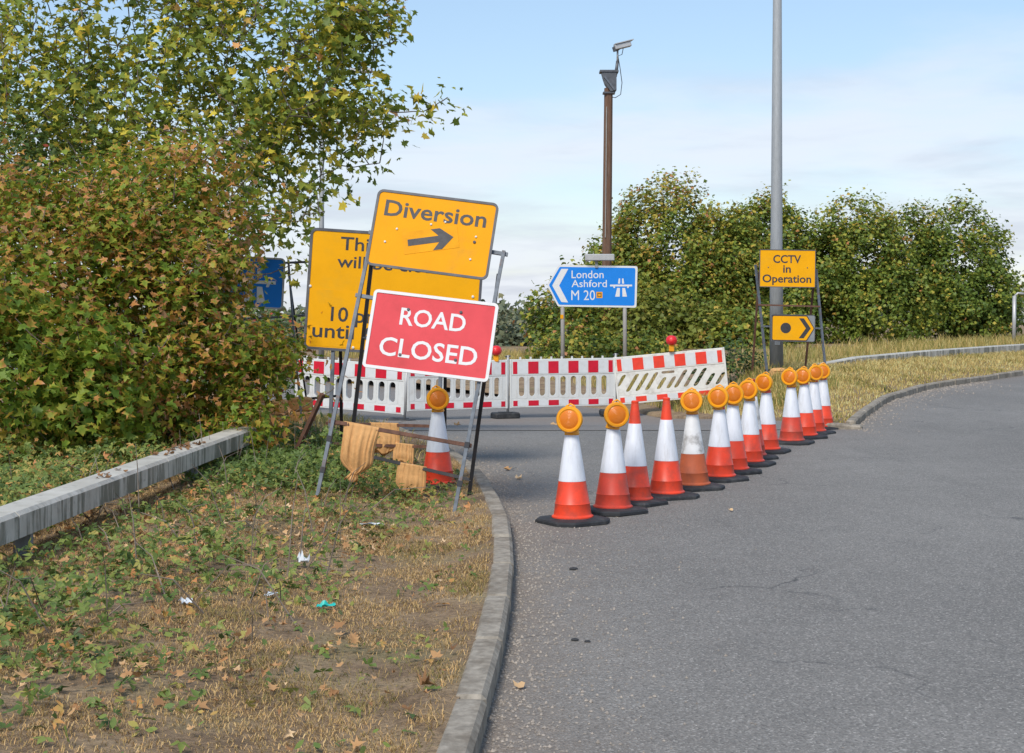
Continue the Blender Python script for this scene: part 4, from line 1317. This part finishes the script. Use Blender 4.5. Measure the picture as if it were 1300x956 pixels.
cm_b = Vector((2.82, 45, -.2)); cm_t = sight(772.5, 112, 45)
mast = tag(empty('camera_mast', cm_b), 'brown timber mast with a CCTV camera rising behind the trees', 'mast')
tp = cm_t - cm_b
lean = Vector((.09, 0, 0))
MB().tube([(0, 0, 0), tp * .5, tp], [.15, .14, .13], 8).build('pole', M['wood'], mast)
MB().bar(tp * .45 + Vector((-.06, -.142, 0)), tp * .93 + Vector((-.06, -.135, 0)), .035, .02).build('cable_cover', M['post_grey'], mast)
hs = MB().add([(-.24, -.2, .55), (.20, -.2, .55), (.20, -.2, .02), (.02, -.2, -.02), (-.14, -.2, .22), (-.20, -.2, .40), (-.24, .2, .55), (.20, .2, .55), (.20, .2, .02), (.02, .2, -.02), (-.14, .2, .22), (-.20, .2, .40)],
              [(0, 1, 2, 3, 4, 5), (11, 10, 9, 8, 7, 6), (0, 6, 7, 1), (1, 7, 8, 2), (2, 8, 9, 3), (3, 9, 10, 4), (4, 10, 11, 5), (5, 11, 6, 0)]).build('winch_housing', M['metal_dark'], mast)
hs.location = tp + Vector((.03, 0, -.1))
MB().box((-.02, 0, .59), (.56, .46, .06)).build('lid', M['metal_dark'], hs)
MB().bar((-.16, -.215, .42), (.14, -.215, .02), .05).build('brace', M['steel_paint'], hs)
MB().box((-.02, 0, -.05), (.36, .34, .05)).build('collar', M['metal_dark'], hs)
MB().tube([tp + Vector((.20, 0, .35)), tp + Vector((.25, 0, .62)), tp + Vector((.27, 0, .82))], [.055, .05, .045], 8).build('arm', M['metal_dark'], mast, smooth=True)
MB().tube([tp + Vector((.27, 0, .80)), tp + Vector((.275, 0, 1.16))], [.03, .03], 8).build('neck', M['metal_light'], mast, smooth=True)
cc = tp + Vector((.42, -.05, 1.27)); m3 = Matrix.Rotation(-.28, 3, 'Y') @ Matrix.Rotation(.25, 3, 'Z')
cb = MB().box(cc, (.52, .17, .16), m3, bev=.02).build('camera_body', M['metal_light'], mast)
MB().box(cc + Vector((.03, 0, .105)), (.60, .22, .025), m3).build('sunshield', M['metal_light'], cb)
MB().box(cc + Vector((-.20, 0, -.09)), (.16, .16, .14), m3).build('pan_head', M['metal_dark'], cb)
cab = [tp + Vector(q) for q in ((.44, -.1, 1.2), (.40, -.1, 1.0), (.28, -.1, .95), (.34, -.1, .6), (.40, -.1, .15), (.36, -.1, -.2), (.2, -.1, -.3), (.1, -.1, -.28))]
MB().tube(cab, .012, 5).build('cable', M['cable'], mast)

b = sight(408, 200, 45); g = -.6
lp2 = tag(empty('lamp_column', (b.x, 45, g)), 'thin grey lamp column standing beyond the large yellow sign', 'lamp post')
MB().tube([(0, 0, 0), (0, 0, 3.5), (0.03, 0, 8.6)], [.085, .08, .055], 12).build('shaft', M['galv'], lp2, smooth=True)
MB().tube([(0.03, 0, 8.55), (.2, 0, 8.9), (.9, 0, 9.1)], [.05, .04, .035], 8).build('outreach_arm', M['galv'], lp2, smooth=True)
MB().box((1.2, 0, 9.1), (.7, .28, .14), bev=.04).build('lantern', M['metal_light'], lp2)
b = sight(1287, 436, 44); g = float(zR(b.x, 44))
mp = tag(empty('marker_post', (b.x, 44, g)), 'slim white post with bracket at the far right behind the rail', 'post')
MB().tube([(0, 0, 0), (.02, 0, 1.72 - g)], .055, 8).build('shaft', M['metal_light'], mp, smooth=True)
MB().tube([(.02, 0, 1.70 - g), (.12, 0, 1.80 - g), (.30, 0, 1.78 - g)], .035, 6).build('bracket', M['metal_light'], mp, smooth=True)


# ------------------------------------------------------------------ trees and bushes
def crown_tree(name, label, cat, base, ells, n_clump, per, spread, leaf, T, size, tint, mat, seed, trunk_r, group=None, n_limb=90, trunk_top=None, inner=.5, tip_gain=0.0, lump=.3, own_leaves=0, power=2.2, tip=.004, warm_top=False, carve=0.0, shoots=0, shoot_len=.5):
    root = tag(empty(name, base), label, cat, group)
    B = np.array(base, float)
    P, d, rad = ell_points(ells, n_clump, inner, seed, lump, power)
    if carve:                     # hollows between the sprays, where the eye looks into the dark inside
        cv = np.array([mnoise.noise(Vector(p) * carve + Vector((seed, 0, 0))) for p in P]); hol = (cv > -.16) | (rad < inner + (1 - inner) * .35)
        P, d, rad = P[hol], d[hol], rad[hol]
    if shoots:
        rs = np.random.default_rng(seed + 9); outer = np.where((rad > .8) & (d[:, 2] > -.1))[0]; eP, eD = [], []
        for j in rs.choice(outer, min(shoots, len(outer)), replace=False):
            dr = d[j] * .7 + np.array([rs.normal(0, .3), rs.normal(0, .3), .75]); dr /= np.linalg.norm(dr); L = rs.uniform(.5, 1.0) * shoot_len
            for q in (.33, .66, 1.0): eP.append(P[j] + dr * L * q + np.array([0, 0, -.1 * L * q * q])); eD.append(dr)
        P = np.vstack([P, eP]); d = np.vstack([d, eD]); rad = np.concatenate([rad, np.ones(len(eP))])
    keep = P[:, 2] > base[2] + .02
    P, d, rad = P[keep] - B, d[keep], rad[keep]
    r = np.random.default_rng(seed + 50)
    lim = r.choice(len(P), min(n_limb, len(P)), replace=False)
    if shoots: lim = np.unique(np.concatenate([lim, np.arange(len(P) - 3 * shoots + 3, len(P)).clip(0)]))
    branches((0, 0, -.05), P[lim], trunk_r, seed, 'trunk', M['bark'] if trunk_r > .05 else M['twig'], root, trunk_top=trunk_top, tip=tip)
    LP, NR = leaves_at(P, d, per, spread, seed + 1)
    n = len(LP)
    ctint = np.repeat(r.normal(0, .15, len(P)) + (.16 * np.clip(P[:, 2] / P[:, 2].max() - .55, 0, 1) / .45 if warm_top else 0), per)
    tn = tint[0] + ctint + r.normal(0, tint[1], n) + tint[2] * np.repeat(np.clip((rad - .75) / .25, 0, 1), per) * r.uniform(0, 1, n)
    sz = size * r.uniform(.5, 1.4, n)
    if own_leaves:                # the leaves that show largest are pieces of their own
        W = LP + B
        vis = -W[:, 1] - .25 * np.abs(W[:, 0] + 3.0)
        top = np.argsort(-vis)[:own_leaves * 3]; top = r.choice(top, own_leaves, replace=False)
        mask = np.ones(n, bool); mask[top] = False
        vars_ = []
        for q in range(10):
            vars_.append(cloud_mesh('leaf', np.zeros((1, 3)), np.array([[0, 0, 1.]]), [1.0], T, [tint[0] + r.uniform(-.15, .3)], .5))
        for m_ in vars_: m_.materials.append(M[mat])
        for j in top:
            o = link_mesh('leaf', vars_[r.integers(10)], None, root)
            o.location = LP[j]; o.scale = (sz[j],) * 3
            o.rotation_euler = Vector(NR[j]).to_track_quat('Z', 'Y').to_euler()
        LP, NR, tn, sz = LP[mask], NR[mask], tn[mask], sz[mask]
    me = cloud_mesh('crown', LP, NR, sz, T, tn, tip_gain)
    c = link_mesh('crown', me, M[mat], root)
    tag(c, kind='stuff')
    return root


# hedge on the left
crown_tree('hawthorn', 'dark green hawthorn filling the left edge behind the maple bush', 'tree', (-5.4, 15.2, .2),
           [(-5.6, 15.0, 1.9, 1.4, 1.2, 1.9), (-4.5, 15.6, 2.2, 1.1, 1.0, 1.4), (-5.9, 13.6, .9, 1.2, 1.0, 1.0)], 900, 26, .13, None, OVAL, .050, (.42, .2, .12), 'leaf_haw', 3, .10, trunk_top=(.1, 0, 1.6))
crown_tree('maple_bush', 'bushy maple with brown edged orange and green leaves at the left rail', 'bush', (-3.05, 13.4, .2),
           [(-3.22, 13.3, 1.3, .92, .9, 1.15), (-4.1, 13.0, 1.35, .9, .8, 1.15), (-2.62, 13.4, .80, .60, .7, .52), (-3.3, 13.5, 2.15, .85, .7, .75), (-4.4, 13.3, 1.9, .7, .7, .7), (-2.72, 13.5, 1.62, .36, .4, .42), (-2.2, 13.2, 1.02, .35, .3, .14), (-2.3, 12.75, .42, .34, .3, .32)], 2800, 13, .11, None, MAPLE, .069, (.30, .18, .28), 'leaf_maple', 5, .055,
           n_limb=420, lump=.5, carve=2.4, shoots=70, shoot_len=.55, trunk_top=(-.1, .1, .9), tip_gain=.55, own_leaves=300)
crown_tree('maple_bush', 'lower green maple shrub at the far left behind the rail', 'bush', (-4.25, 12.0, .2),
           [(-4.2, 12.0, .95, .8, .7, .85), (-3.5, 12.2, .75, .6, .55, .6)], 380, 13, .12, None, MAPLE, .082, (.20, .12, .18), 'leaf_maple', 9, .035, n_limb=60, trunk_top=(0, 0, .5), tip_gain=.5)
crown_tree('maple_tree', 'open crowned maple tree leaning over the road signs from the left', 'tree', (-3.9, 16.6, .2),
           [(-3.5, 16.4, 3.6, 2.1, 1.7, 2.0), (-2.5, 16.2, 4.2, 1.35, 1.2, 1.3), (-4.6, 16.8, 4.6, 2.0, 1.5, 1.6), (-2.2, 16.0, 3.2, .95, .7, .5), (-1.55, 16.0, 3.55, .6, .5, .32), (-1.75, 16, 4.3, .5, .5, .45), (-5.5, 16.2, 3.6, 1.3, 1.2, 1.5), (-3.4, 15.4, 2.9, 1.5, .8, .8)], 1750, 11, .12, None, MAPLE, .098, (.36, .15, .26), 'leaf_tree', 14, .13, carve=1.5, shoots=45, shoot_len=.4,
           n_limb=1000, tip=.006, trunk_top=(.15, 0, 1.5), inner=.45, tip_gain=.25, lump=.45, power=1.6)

# a twiggy branch of the maple bush reaching to the frame
# trees behind the right-hand verge
WG = 'trees behind the right hand verge'
crown_tree('woodland_tree', 'broad tree with orange flushed top left of the lamp column', 'tree', (5.2, 48.5, -.2),
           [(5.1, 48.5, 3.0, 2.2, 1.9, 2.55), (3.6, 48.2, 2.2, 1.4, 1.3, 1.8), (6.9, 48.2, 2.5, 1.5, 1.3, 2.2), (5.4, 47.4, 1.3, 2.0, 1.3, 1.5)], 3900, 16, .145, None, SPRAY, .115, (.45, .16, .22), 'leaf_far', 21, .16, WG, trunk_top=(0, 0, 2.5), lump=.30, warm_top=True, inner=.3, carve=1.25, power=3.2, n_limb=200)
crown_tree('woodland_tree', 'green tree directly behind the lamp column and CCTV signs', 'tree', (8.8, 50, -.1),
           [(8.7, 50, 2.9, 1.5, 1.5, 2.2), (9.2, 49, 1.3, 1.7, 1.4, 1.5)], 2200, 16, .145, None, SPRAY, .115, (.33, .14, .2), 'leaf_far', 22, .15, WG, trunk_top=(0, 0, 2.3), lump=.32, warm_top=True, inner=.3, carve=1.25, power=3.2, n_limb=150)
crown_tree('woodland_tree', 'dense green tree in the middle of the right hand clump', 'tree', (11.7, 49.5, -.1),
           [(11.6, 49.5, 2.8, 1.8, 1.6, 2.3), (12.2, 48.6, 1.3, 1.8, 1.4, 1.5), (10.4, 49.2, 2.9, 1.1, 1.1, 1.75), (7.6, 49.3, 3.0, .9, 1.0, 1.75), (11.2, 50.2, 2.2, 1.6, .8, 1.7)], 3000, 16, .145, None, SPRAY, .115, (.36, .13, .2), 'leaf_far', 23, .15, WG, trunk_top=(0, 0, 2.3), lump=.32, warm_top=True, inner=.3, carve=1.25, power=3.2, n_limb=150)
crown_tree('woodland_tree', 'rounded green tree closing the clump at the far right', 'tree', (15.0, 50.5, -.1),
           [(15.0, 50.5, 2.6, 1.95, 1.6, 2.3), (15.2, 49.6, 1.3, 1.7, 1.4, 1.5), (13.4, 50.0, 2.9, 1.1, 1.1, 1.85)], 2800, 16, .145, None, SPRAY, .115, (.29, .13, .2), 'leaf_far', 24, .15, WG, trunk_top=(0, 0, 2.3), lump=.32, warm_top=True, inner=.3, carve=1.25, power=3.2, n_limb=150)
BG = 'bushes at the foot of the right hand trees'
crown_tree('verge_bush', 'yellow green bush right of the direction sign', 'bush', (4.2, 44, -.2),
           [(4.1, 44, .7, 1.4, 1.0, 1.1), (5.6, 44.2, .5, 1.2, .9, .9)], 330, 14, .2, None, SPRAY, .15, (.42, .16, .15), 'leaf_bush', 31, .04, BG)
crown_tree('verge_bush', 'darker loose bush on the left of the direction sign', 'bush', (1.5, 45, -.2),
           [(1.6, 45, .9, 1.1, 1.0, 1.2), (2.6, 45.5, 1.3, 1.2, 1.0, 1.5)], 330, 14, .24, None, SPRAY, .15, (.40, .2, .25), 'leaf_far', 32, .05, BG)
crown_tree('verge_bush', 'low reddish green bush at the clump foot left of the CCTV frame', 'bush', (7.0, 43.5, -.1),
           [(7.0, 43.5, .5, 1.4, .9, .8)], 220, 14, .2, None, SPRAY, .14, (.38, .2, .3), 'leaf_far', 33, .04, BG)
crown_tree('verge_bush', 'low olive bush just behind the middle barrier under the direction sign', 'bush', (1.9, 40.5, -.3),
           [(1.9, 40.5, .10, 1.5, .8, .62), (3.6, 40.8, .05, 1.2, .8, .6)], 300, 14, .16, None, SPRAY, .12, (.42, .2, .25), 'leaf_far', 36, .03, BG)
crown_tree('verge_bush', 'dark leafy weeds clump left of the CCTV frame by the barrier', 'bush', (4.35, 29.6, -.1),
           [(4.3, 29.7, .15, .75, .5, .6)], 150, 14, .1, None, OVAL, .075, (.25, .2, .2), 'leaf_haw', 34, .015, BG)
crown_tree('verge_bush', 'dark evergreen bush seen between the blue sign and large yellow sign', 'bush', (-4.9, 30, -.5),
           [(-4.9, 30, .55, .75, .7, .85), (-5.9, 30.5, .4, .9, .8, .8)], 260, 14, .13, None, OVAL, .09, (.5, .2, .15), 'leaf_haw', 35, .03)

crown_tree('field_hedge', 'low hazy hedge beyond the barrier between the signs', 'hedge', (-6, 60, -.6),
           [(-14 + i * 1.5, 60 + (i % 3), .0, 1.4, 1.0, .75 + .25 * math.sin(i * 1.9)) for i in range(12)], 700, 12, .25, None, SPRAY, .24, (.45, .2, .2), 'leaf_distant', 41, .04)
# far wood beyond the fields: one mass
n = 1500
fx = rng.uniform(-60, 60, n); fy = rng.uniform(125, 150, n)
fh = 2.2 + 1.3 * np.array([mnoise.noise(Vector((a * .13, 3.1, 0))) for a in fx])
fz = np.array([float(zb(a, b_)) for a, b_ in zip(fx, fy)]) + .3
cl = np.stack([fx, fy, fz + rng.uniform(0, 1, n) ** .6 * fh], 1)
dd = rng.normal(size=(n, 3)); dd[:, 1] -= .8
LP, NR = leaves_at(cl, dd, 8, .5, 77)
wd = link_mesh('distant_wood', cloud_mesh('distant_wood', LP, NR, np.full(len(LP), .62), SPRAY, rng.uniform(.1, .9, len(LP))), M['leaf_distant'])
tag(wd, 'hazy blue green wood along the horizon beyond the barrier', 'wood', kind='stuff')

# ------------------------------------------------------------------ ground cover
def scatter_left(n, y0, y1, u0, u1, seed, dens=None):
    r = np.random.default_rng(seed)
    y = r.uniform(y0, y1, n); u_ = r.uniform(u0, u1, n); x = kL(y) - u_
    if dens is not None:
        keep = r.uniform(0, 1, n) < dens(x, y, u_); x, y, u_ = x[keep], y[keep], u_[keep]
    return x, y, u_


# short dry turf
x, y, u_ = scatter_left(190000, 4.3, 13.5, .13, 3.3, 1, lambda x, y, u: np.clip(1.35 - .05 * (y - 4) - .22 * np.clip(u - 1.6, 0, 2), .15, 1) * np.clip((bumps(x * 1.3 + .4, y * 1.1) + .45 + .5 * bumps(x * 4.1, y * 3.7)) * 1.6, .12, 1))
h_ = rng.uniform(.010, .032, len(x)); pt_ = np.clip(bumps(x * .7, y * .6) * .5 + .5, 0, 1)
tuft = blades('dry_turf', x, y, zL(x, y), h_ * (.6 + .7 * pt_), .0034, 1.7, np.clip(.28 + .55 * rng.uniform(0, 1, len(x)) - .25 * (pt_ > .72), 0, 1), M['grass_dry'])
tag(tuft, 'short dry brown grass on the left verge', 'grass', kind='stuff')


def bramble_density(x, y, u):
    d = np.clip((u - .55 - .10 * (9 - y).clip(0, 5)) / 1.0, 0, 1) * np.clip(patch(x, y, 1.1, 4) * 1.7 - .25, 0, 1.1)
    d = np.maximum(d, .9 * np.clip((u - 1.9) / .5, 0, 1))
    near_frame = np.exp(-((x + 1.15) ** 2 / .5 + (y - 11.6) ** 2 / 1.6)) * 1.1
    return np.maximum(np.maximum(d * .85, near_frame), .02)


x, y, u_ = scatter_left(38000, 4.3, 15, .2, 4.6, 2, bramble_density)
dn = bramble_density(x, y, u_)
hh = rng.uniform(0, 1, len(x)) ** 1.3 * (.03 + .17 * np.clip(dn, 0, 1) * np.clip(patch(x, y, 1.6, 9) * 1.5, .2, 1.3)) * np.clip(.5 + u_ / 3, .5, 1.3)
xrail = -2.60 + (y - 7.6) * .0566
hh = np.where((x > xrail - .2) & (x < xrail + .75) & (y < 13), np.minimum(hh * .5, .10), hh)
kp = ~((np.abs(x - xrail) < .14) & (y < 13)); x, y, u_, hh = x[kp], y[kp], u_[kp], hh[kp]
pos = np.stack([x, y, zL(x, y) + .012 + hh], 1)
nr = np.array([0, -.15, .8]) + rng.normal(size=pos.shape) * .45
br = link_mesh('brambles', cloud_mesh('brambles', pos, nr, rng.uniform(.035, .075, len(x)), TRIPLE, rng.normal(.46, .26, len(x)), .25), M['leaf_bramble'])
tag(br, 'low green brambles and ivy spreading over the left verge', 'brambles', kind='stuff')
# taller growth behind the frame and in front of the hedge
x, y, u_ = scatter_left(9000, 10.8, 15.5, .85, 2.3, 3, lambda x, y, u: np.clip(patch(x, y, 1.4, 2) * 1.6, 0, 1) * np.clip((u - .8) / .5, .1, 1))
hh = rng.uniform(0, 1, len(x)) ** .9 * .36 * np.clip(patch(x, y, 1.3, 6) * 1.3, .25, 1)
hh = np.where(x < -2.60 + (y - 7.6) * .0566 + .75, hh * .35, hh)
pos = np.stack([x, y, zL(x, y) + hh], 1); nr = np.array([0, -.35, .6]) + rng.normal(size=pos.shape) * .5
iv = link_mesh('undergrowth', cloud_mesh('undergrowth', pos, nr, rng.uniform(.04, .075, len(x)), TRIPLE, rng.normal(.33, .18, len(x)), .1), M['leaf_bramble'])
tag(iv, 'thick dark green undergrowth behind the near sign frame', 'undergrowth', kind='stuff')
# stems and dead stalks
mb = MB(); r_ = random.Random(4)
for _ in range(170):
    yv = r_.uniform(6, 15); uu = r_.uniform(.9, 3.4) if yv < 12 else r_.uniform(.6, 2.2); xv = float(kL(yv)) - uu; zv = float(zL(xv, yv))
    L = r_.uniform(.12, .5); a = r_.uniform(0, 6.28); t = r_.uniform(.1, 1.0)
    p0 = Vector((xv, yv, zv)); p2 = p0 + Vector((math.cos(a) * L * t, math.sin(a) * L * t, L * (1.1 - t * .7))); p1 = (p0 + p2) / 2 + Vector((0, 0, L * .18))
    mb.tube([p0, p1, p2], [.004, .003, .0015], 4, cap=False)
st = mb.build('dead_stalks', M['twig']); tag(st, 'thin dead stalks and bramble canes on the left verge', 'stalks', kind='stuff')
x, y, u_ = scatter_left(2600, 4.4, 10, .25, 2.4, 21, lambda x, y, u: np.clip((patch(x, y, 2.2, 17) - .62) * 6, 0, 1))
pos = np.stack([x, y, zL(x, y) + rng.uniform(.005, .05, len(x))], 1); nr = np.array([0, -.2, .8]) + rng.normal(size=pos.shape) * .5
o = link_mesh('verge_weeds', cloud_mesh('verge_weeds', pos, nr, rng.uniform(.018, .045, len(x)), OVAL, rng.normal(.5, .2, len(x)), .1), M['leaf_bramble'])
tag(o, 'small patches of green weeds in the dry turf', 'weeds', kind='stuff')
# leaf litter
x, y, u_ = scatter_left(9000, 4.4, 14, .18, 3.3, 6, lambda x, y, u: np.clip(.06 + .75 * np.clip(patch(x, y, .9, 12) * 1.5 - .35, 0, 1) * np.clip((u - .2) / .9, .08, 1), 0, 1))
pos = np.stack([x, y, zL(x, y) + .015 + rng.uniform(0, .03, len(x))], 1); nr = np.array([0, -.1, 1.]) + rng.normal(size=pos.shape) * .4
ll = link_mesh('leaf_litter', cloud_mesh('leaf_litter', pos, nr, rng.beta(1.3, 3.4, len(x)) * .07 + .014, CURLED2, rng.beta(2, 2, len(x)), .35), M['leaf_dead'])
tag(ll, 'curled brown fallen leaves over the left verge', 'leaves', kind='stuff')
# leaf bits on the rail top
n = 46
t = rng.choice([.28, .33, .55, .60, .64, .68], n) + rng.normal(0, .014, n); yr = 7.6 + (12.9 - 7.6) * t; xr = -2.60 + .30 * t + rng.uniform(-.08, .07, n)
pos = np.stack([xr, yr, np.full(n, rz_top + .006)], 1); nr = np.array([0, 0, 1.]) + rng.normal(size=pos.shape) * .25
o = link_mesh('rail_debris', cloud_mesh('rail_debris', pos, nr, rng.uniform(.03, .06, n), CURLED, rng.uniform(0, .35, n)), M['leaf_dead'])
tag(o, 'dark crumbled leaves lying on top of the left guard rail', 'leaves', kind='stuff')
# brambles behind the rail
n = 9000
xv = rng.uniform(-5.2, -2.75, n); yv = rng.uniform(6.0, 12.2, n)
hh = rng.uniform(0, 1, n) ** .8 * (.22 + .10 * bumps(xv, yv)); pos = np.stack([xv, yv, zL(xv, yv) + hh], 1); nr = np.array([0, -.3, .7]) + rng.normal(size=pos.shape) * .45
o = link_mesh('brambles', cloud_mesh('brambles', pos, nr, rng.uniform(.035, .065, n), TRIPLE, rng.normal(.58, .22, n), .3), M['leaf_bramble'])
tag(o, 'yellowing brambles between the left guard rail and the hedge', 'brambles', kind='stuff')

# left verge farther on: weeds beside the slip road
x, y, u_ = scatter_left(14000, 13.5, 32, .15, 4.5, 8)
o = blades('rough_grass', x, y, zL(x, y), rng.uniform(.04, .16, len(x)), .008, .6, rng.uniform(.1, .8, len(x)), M['grass_tall'])
tag(o, 'rough grass on the far part of the left verge', 'grass', kind='stuff')


# right verge grasses
def scatter_right(n, x0, x1, v0, v1, seed):
    r = np.random.default_rng(seed); x = r.uniform(x0, x1, n); v_ = r.uniform(v0, v1, n) ** 1.0; return x, kR(x) + v_, v_


x, y, v_ = scatter_right(42000, 3.3, 14.5, .1, 8.5, 1)
pp = np.clip(bumps(x * .45, y * .4) * .6 + .5, 0, 1)
ht = (.04 + .09 * np.clip(v_ / 5, 0, 1) * (.5 + pp)) * rng.uniform(.5, 1.3, len(x))
o = blades('verge_grass', x, y, zR(x, y), ht, .014, .6, np.clip(.35 + .6 * rng.uniform(0, 1, len(x)) - .45 * (pp > .72) * rng.uniform(0, 1, len(x)), 0, 1), M['grass_tall'])
tag(o, 'golden dry grass on the right hand verge', 'grass', kind='stuff')
x, y, v_ = scatter_right(26000, -6, 20, 5, 13, 2)
keep = (y > 31) & ((x < 5.6) | (y > np.interp(x, [q[0] for q in gr_pts], [q[1] for q in gr_pts]) + .25)); x, y = x[keep], y[keep]
pp = np.clip(patch(x, y, .5, 3), 0, 1.2)
o = blades('tall_grass', x, y, zR(x, y), (.14 + .36 * pp) * rng.uniform(.5, 1.15, len(x)), .016, .35, np.clip(.05 + .8 * rng.uniform(0, 1, len(x)), 0, 1), M['grass_tall'])
tag(o, 'tall straw coloured grass in front of the right hand trees', 'grass', kind='stuff')
x, y, v_ = scatter_right(5000, 2.3, 5.2, 2.5, 10, 5)
o = blades('weeds', x, y, zR(x, y), rng.uniform(.08, .28, len(x)), .014, .45, np.clip(rng.uniform(-.1, .7, len(x)), 0, 1), M['grass_tall'])
tag(o, 'green and straw weeds around the foot of the CCTV frame', 'weeds', kind='stuff')

# grit along the kerbs
n = 5200
yv = rng.uniform(4.4, 17, n); xv = kL(yv) + rng.exponential(.19, n) + .004
PEB = ([(-.5, -.3, 0), (.45, -.4, 0), (.5, .35, 0), (-.35, .45, 0), (0, 0, .45)], [(0, 1, 4), (1, 2, 4), (2, 3, 4), (3, 0, 4)], [0] * 5)
o = link_mesh('grit', cloud_mesh('grit', np.stack([xv, yv, zb(xv, yv) + .001], 1), np.tile([0, 0, 1.], (n, 1)), rng.uniform(.005, .017, n), PEB, rng.uniform(0, 1, n)), M['gravel'])
tag(o, 'loose grit and small stones along the left kerb', 'gravel', kind='stuff')
n = 900
xv = rng.uniform(4.1, 9, n); yv = kR(xv) - rng.exponential(.45, n) - .03
o = link_mesh('grit', cloud_mesh('grit', np.stack([xv, yv, zb(xv, yv) + .001], 1), np.tile([0, 0, 1.], (n, 1)), rng.uniform(.01, .035, n), PEB, rng.uniform(0, 1, n)), M['gravel'])
tag(o, 'pale grit gathered along the right hand kerb', 'gravel', kind='stuff')

# ------------------------------------------------------------------ small loose things
def scrap(name, label, cat, at, size, mat, seed, group=None):
    r = random.Random(seed); n = 7; vs, fs = [], []
    for i in range(n):
        for j in range(n):
            a, b_ = i / (n - 1) - .5, j / (n - 1) - .5
            k_ = 1 - .5 * abs(a) * r.uniform(.4, 1.6)
            vs.append((a * size[0] * k_ + r.gauss(0, size[0] * .05), b_ * size[1] * k_ + r.gauss(0, size[1] * .06), size[2] * (.15 + abs(r.gauss(.25, .35))) * (1 - 1.2 * abs(a))))
    for i in range(n - 1):
        for j in range(n - 1):
            fs.append((i * n + j, i * n + j + 1, (i + 1) * n + j + 1, (i + 1) * n + j))
    o = MB().add(vs, fs).build(name, M[mat]); o.location = at; o.rotation_euler = (0, 0, r.uniform(0, 3))
    return tag(o, label, cat, group)


for nm, lab, px, d, sz, mt in (
        ('plastic_scrap', 'teal plastic scrap on the brown grass', (-.851, 6.88), None, (.11, .06, .03), 'bag_teal'),
        ('plastic_bag', 'crumpled white plastic bag by the edge of the brambles', (-1.092, 7.83), None, (.07, .07, .10), 'bag_white'),
        ('paper_scrap', 'white paper scrap among dead leaves at the lower left', (-1.458, 6.68), None, (.09, .06, .03), 'bag_white'),
        ('paper_scrap', 'long white paper scrap on the verge in front of the sign frame', (-.891, 9.40), None, (.17, .05, .02), 'bag_white'),
        ('paper_scrap', 'thin white paper strip on the dry grass left of the teal scrap', (-1.13, 7.02), None, (.12, .03, .015), 'bag_white')):
    scrap(nm, lab, 'litter', (px[0], px[1], float(zL(*px)) + .02), sz, mt, int(abs(px[0]) * 1000))
for lab, (x, y), s_, tn in (('small tan leaf lying on the asphalt right of the cones', (1.56, 10.65), .045, .9), ('brown leaf on the slip road left of the nearest cone', (-.05, 13.3), .09, .6),
                        ('pale leaf on the slip road just behind the verge kerb', (.05, 12.6), .08, .95), ('rusty leaf on the slip road left of the barrier foot', (-.75, 20.5), .13, .6),
                        ('tan leaf on the old asphalt in front of the middle barrier', (.65, 23.5), .16, .8), ('yellow leaf clump lying against the near kerb', (.03, 5.75), .06, .85),
                        ('tan leaf under the tilted barrier', (2.55, 24.2), .17, .7)):
    me = cloud_mesh('fallen_leaf', np.zeros((1, 3)), np.array([[.1, -.25, 1.]]), [1.0], CURLED, [tn]); me.materials.append(M['leaf_dead'])
    o = link_mesh('fallen_leaf', me); o.location = (x, y, float(zb(x, y)) + .012); o.scale = (s_,) * 3
    tag(o, lab, 'leaf', 'leaves fallen on the asphalt')
for lab, (x, y), s_ in (('dark clod on the asphalt near the bottom of the kerb', (.276, 6.58), .035), ('pair clod, dark, right of another on the near asphalt', (.33, 6.55), .028), ('dark clod on the asphalt below the nearest cone', (.342, 8.33), .05)):
    o = MB().lathe([(.3, 0), (.55, .15), (.4, .4), (.1, .5)], 7).build('clod', M['rubber']); o.scale = (s_, s_ * .7, s_ * .6); o.location = (x, y, .001)
    tag(o, lab, 'clod', 'dark clods on the near asphalt')
rb = MB().bar((0, 0, 0), (.30, -.25, .60), .035).build('rusty_bar', M['rust'])
rb.location = (-1.90, 12.9, .12)
tag(rb, 'rusty bar leaning out of the brambles left of the near frame', 'bar')
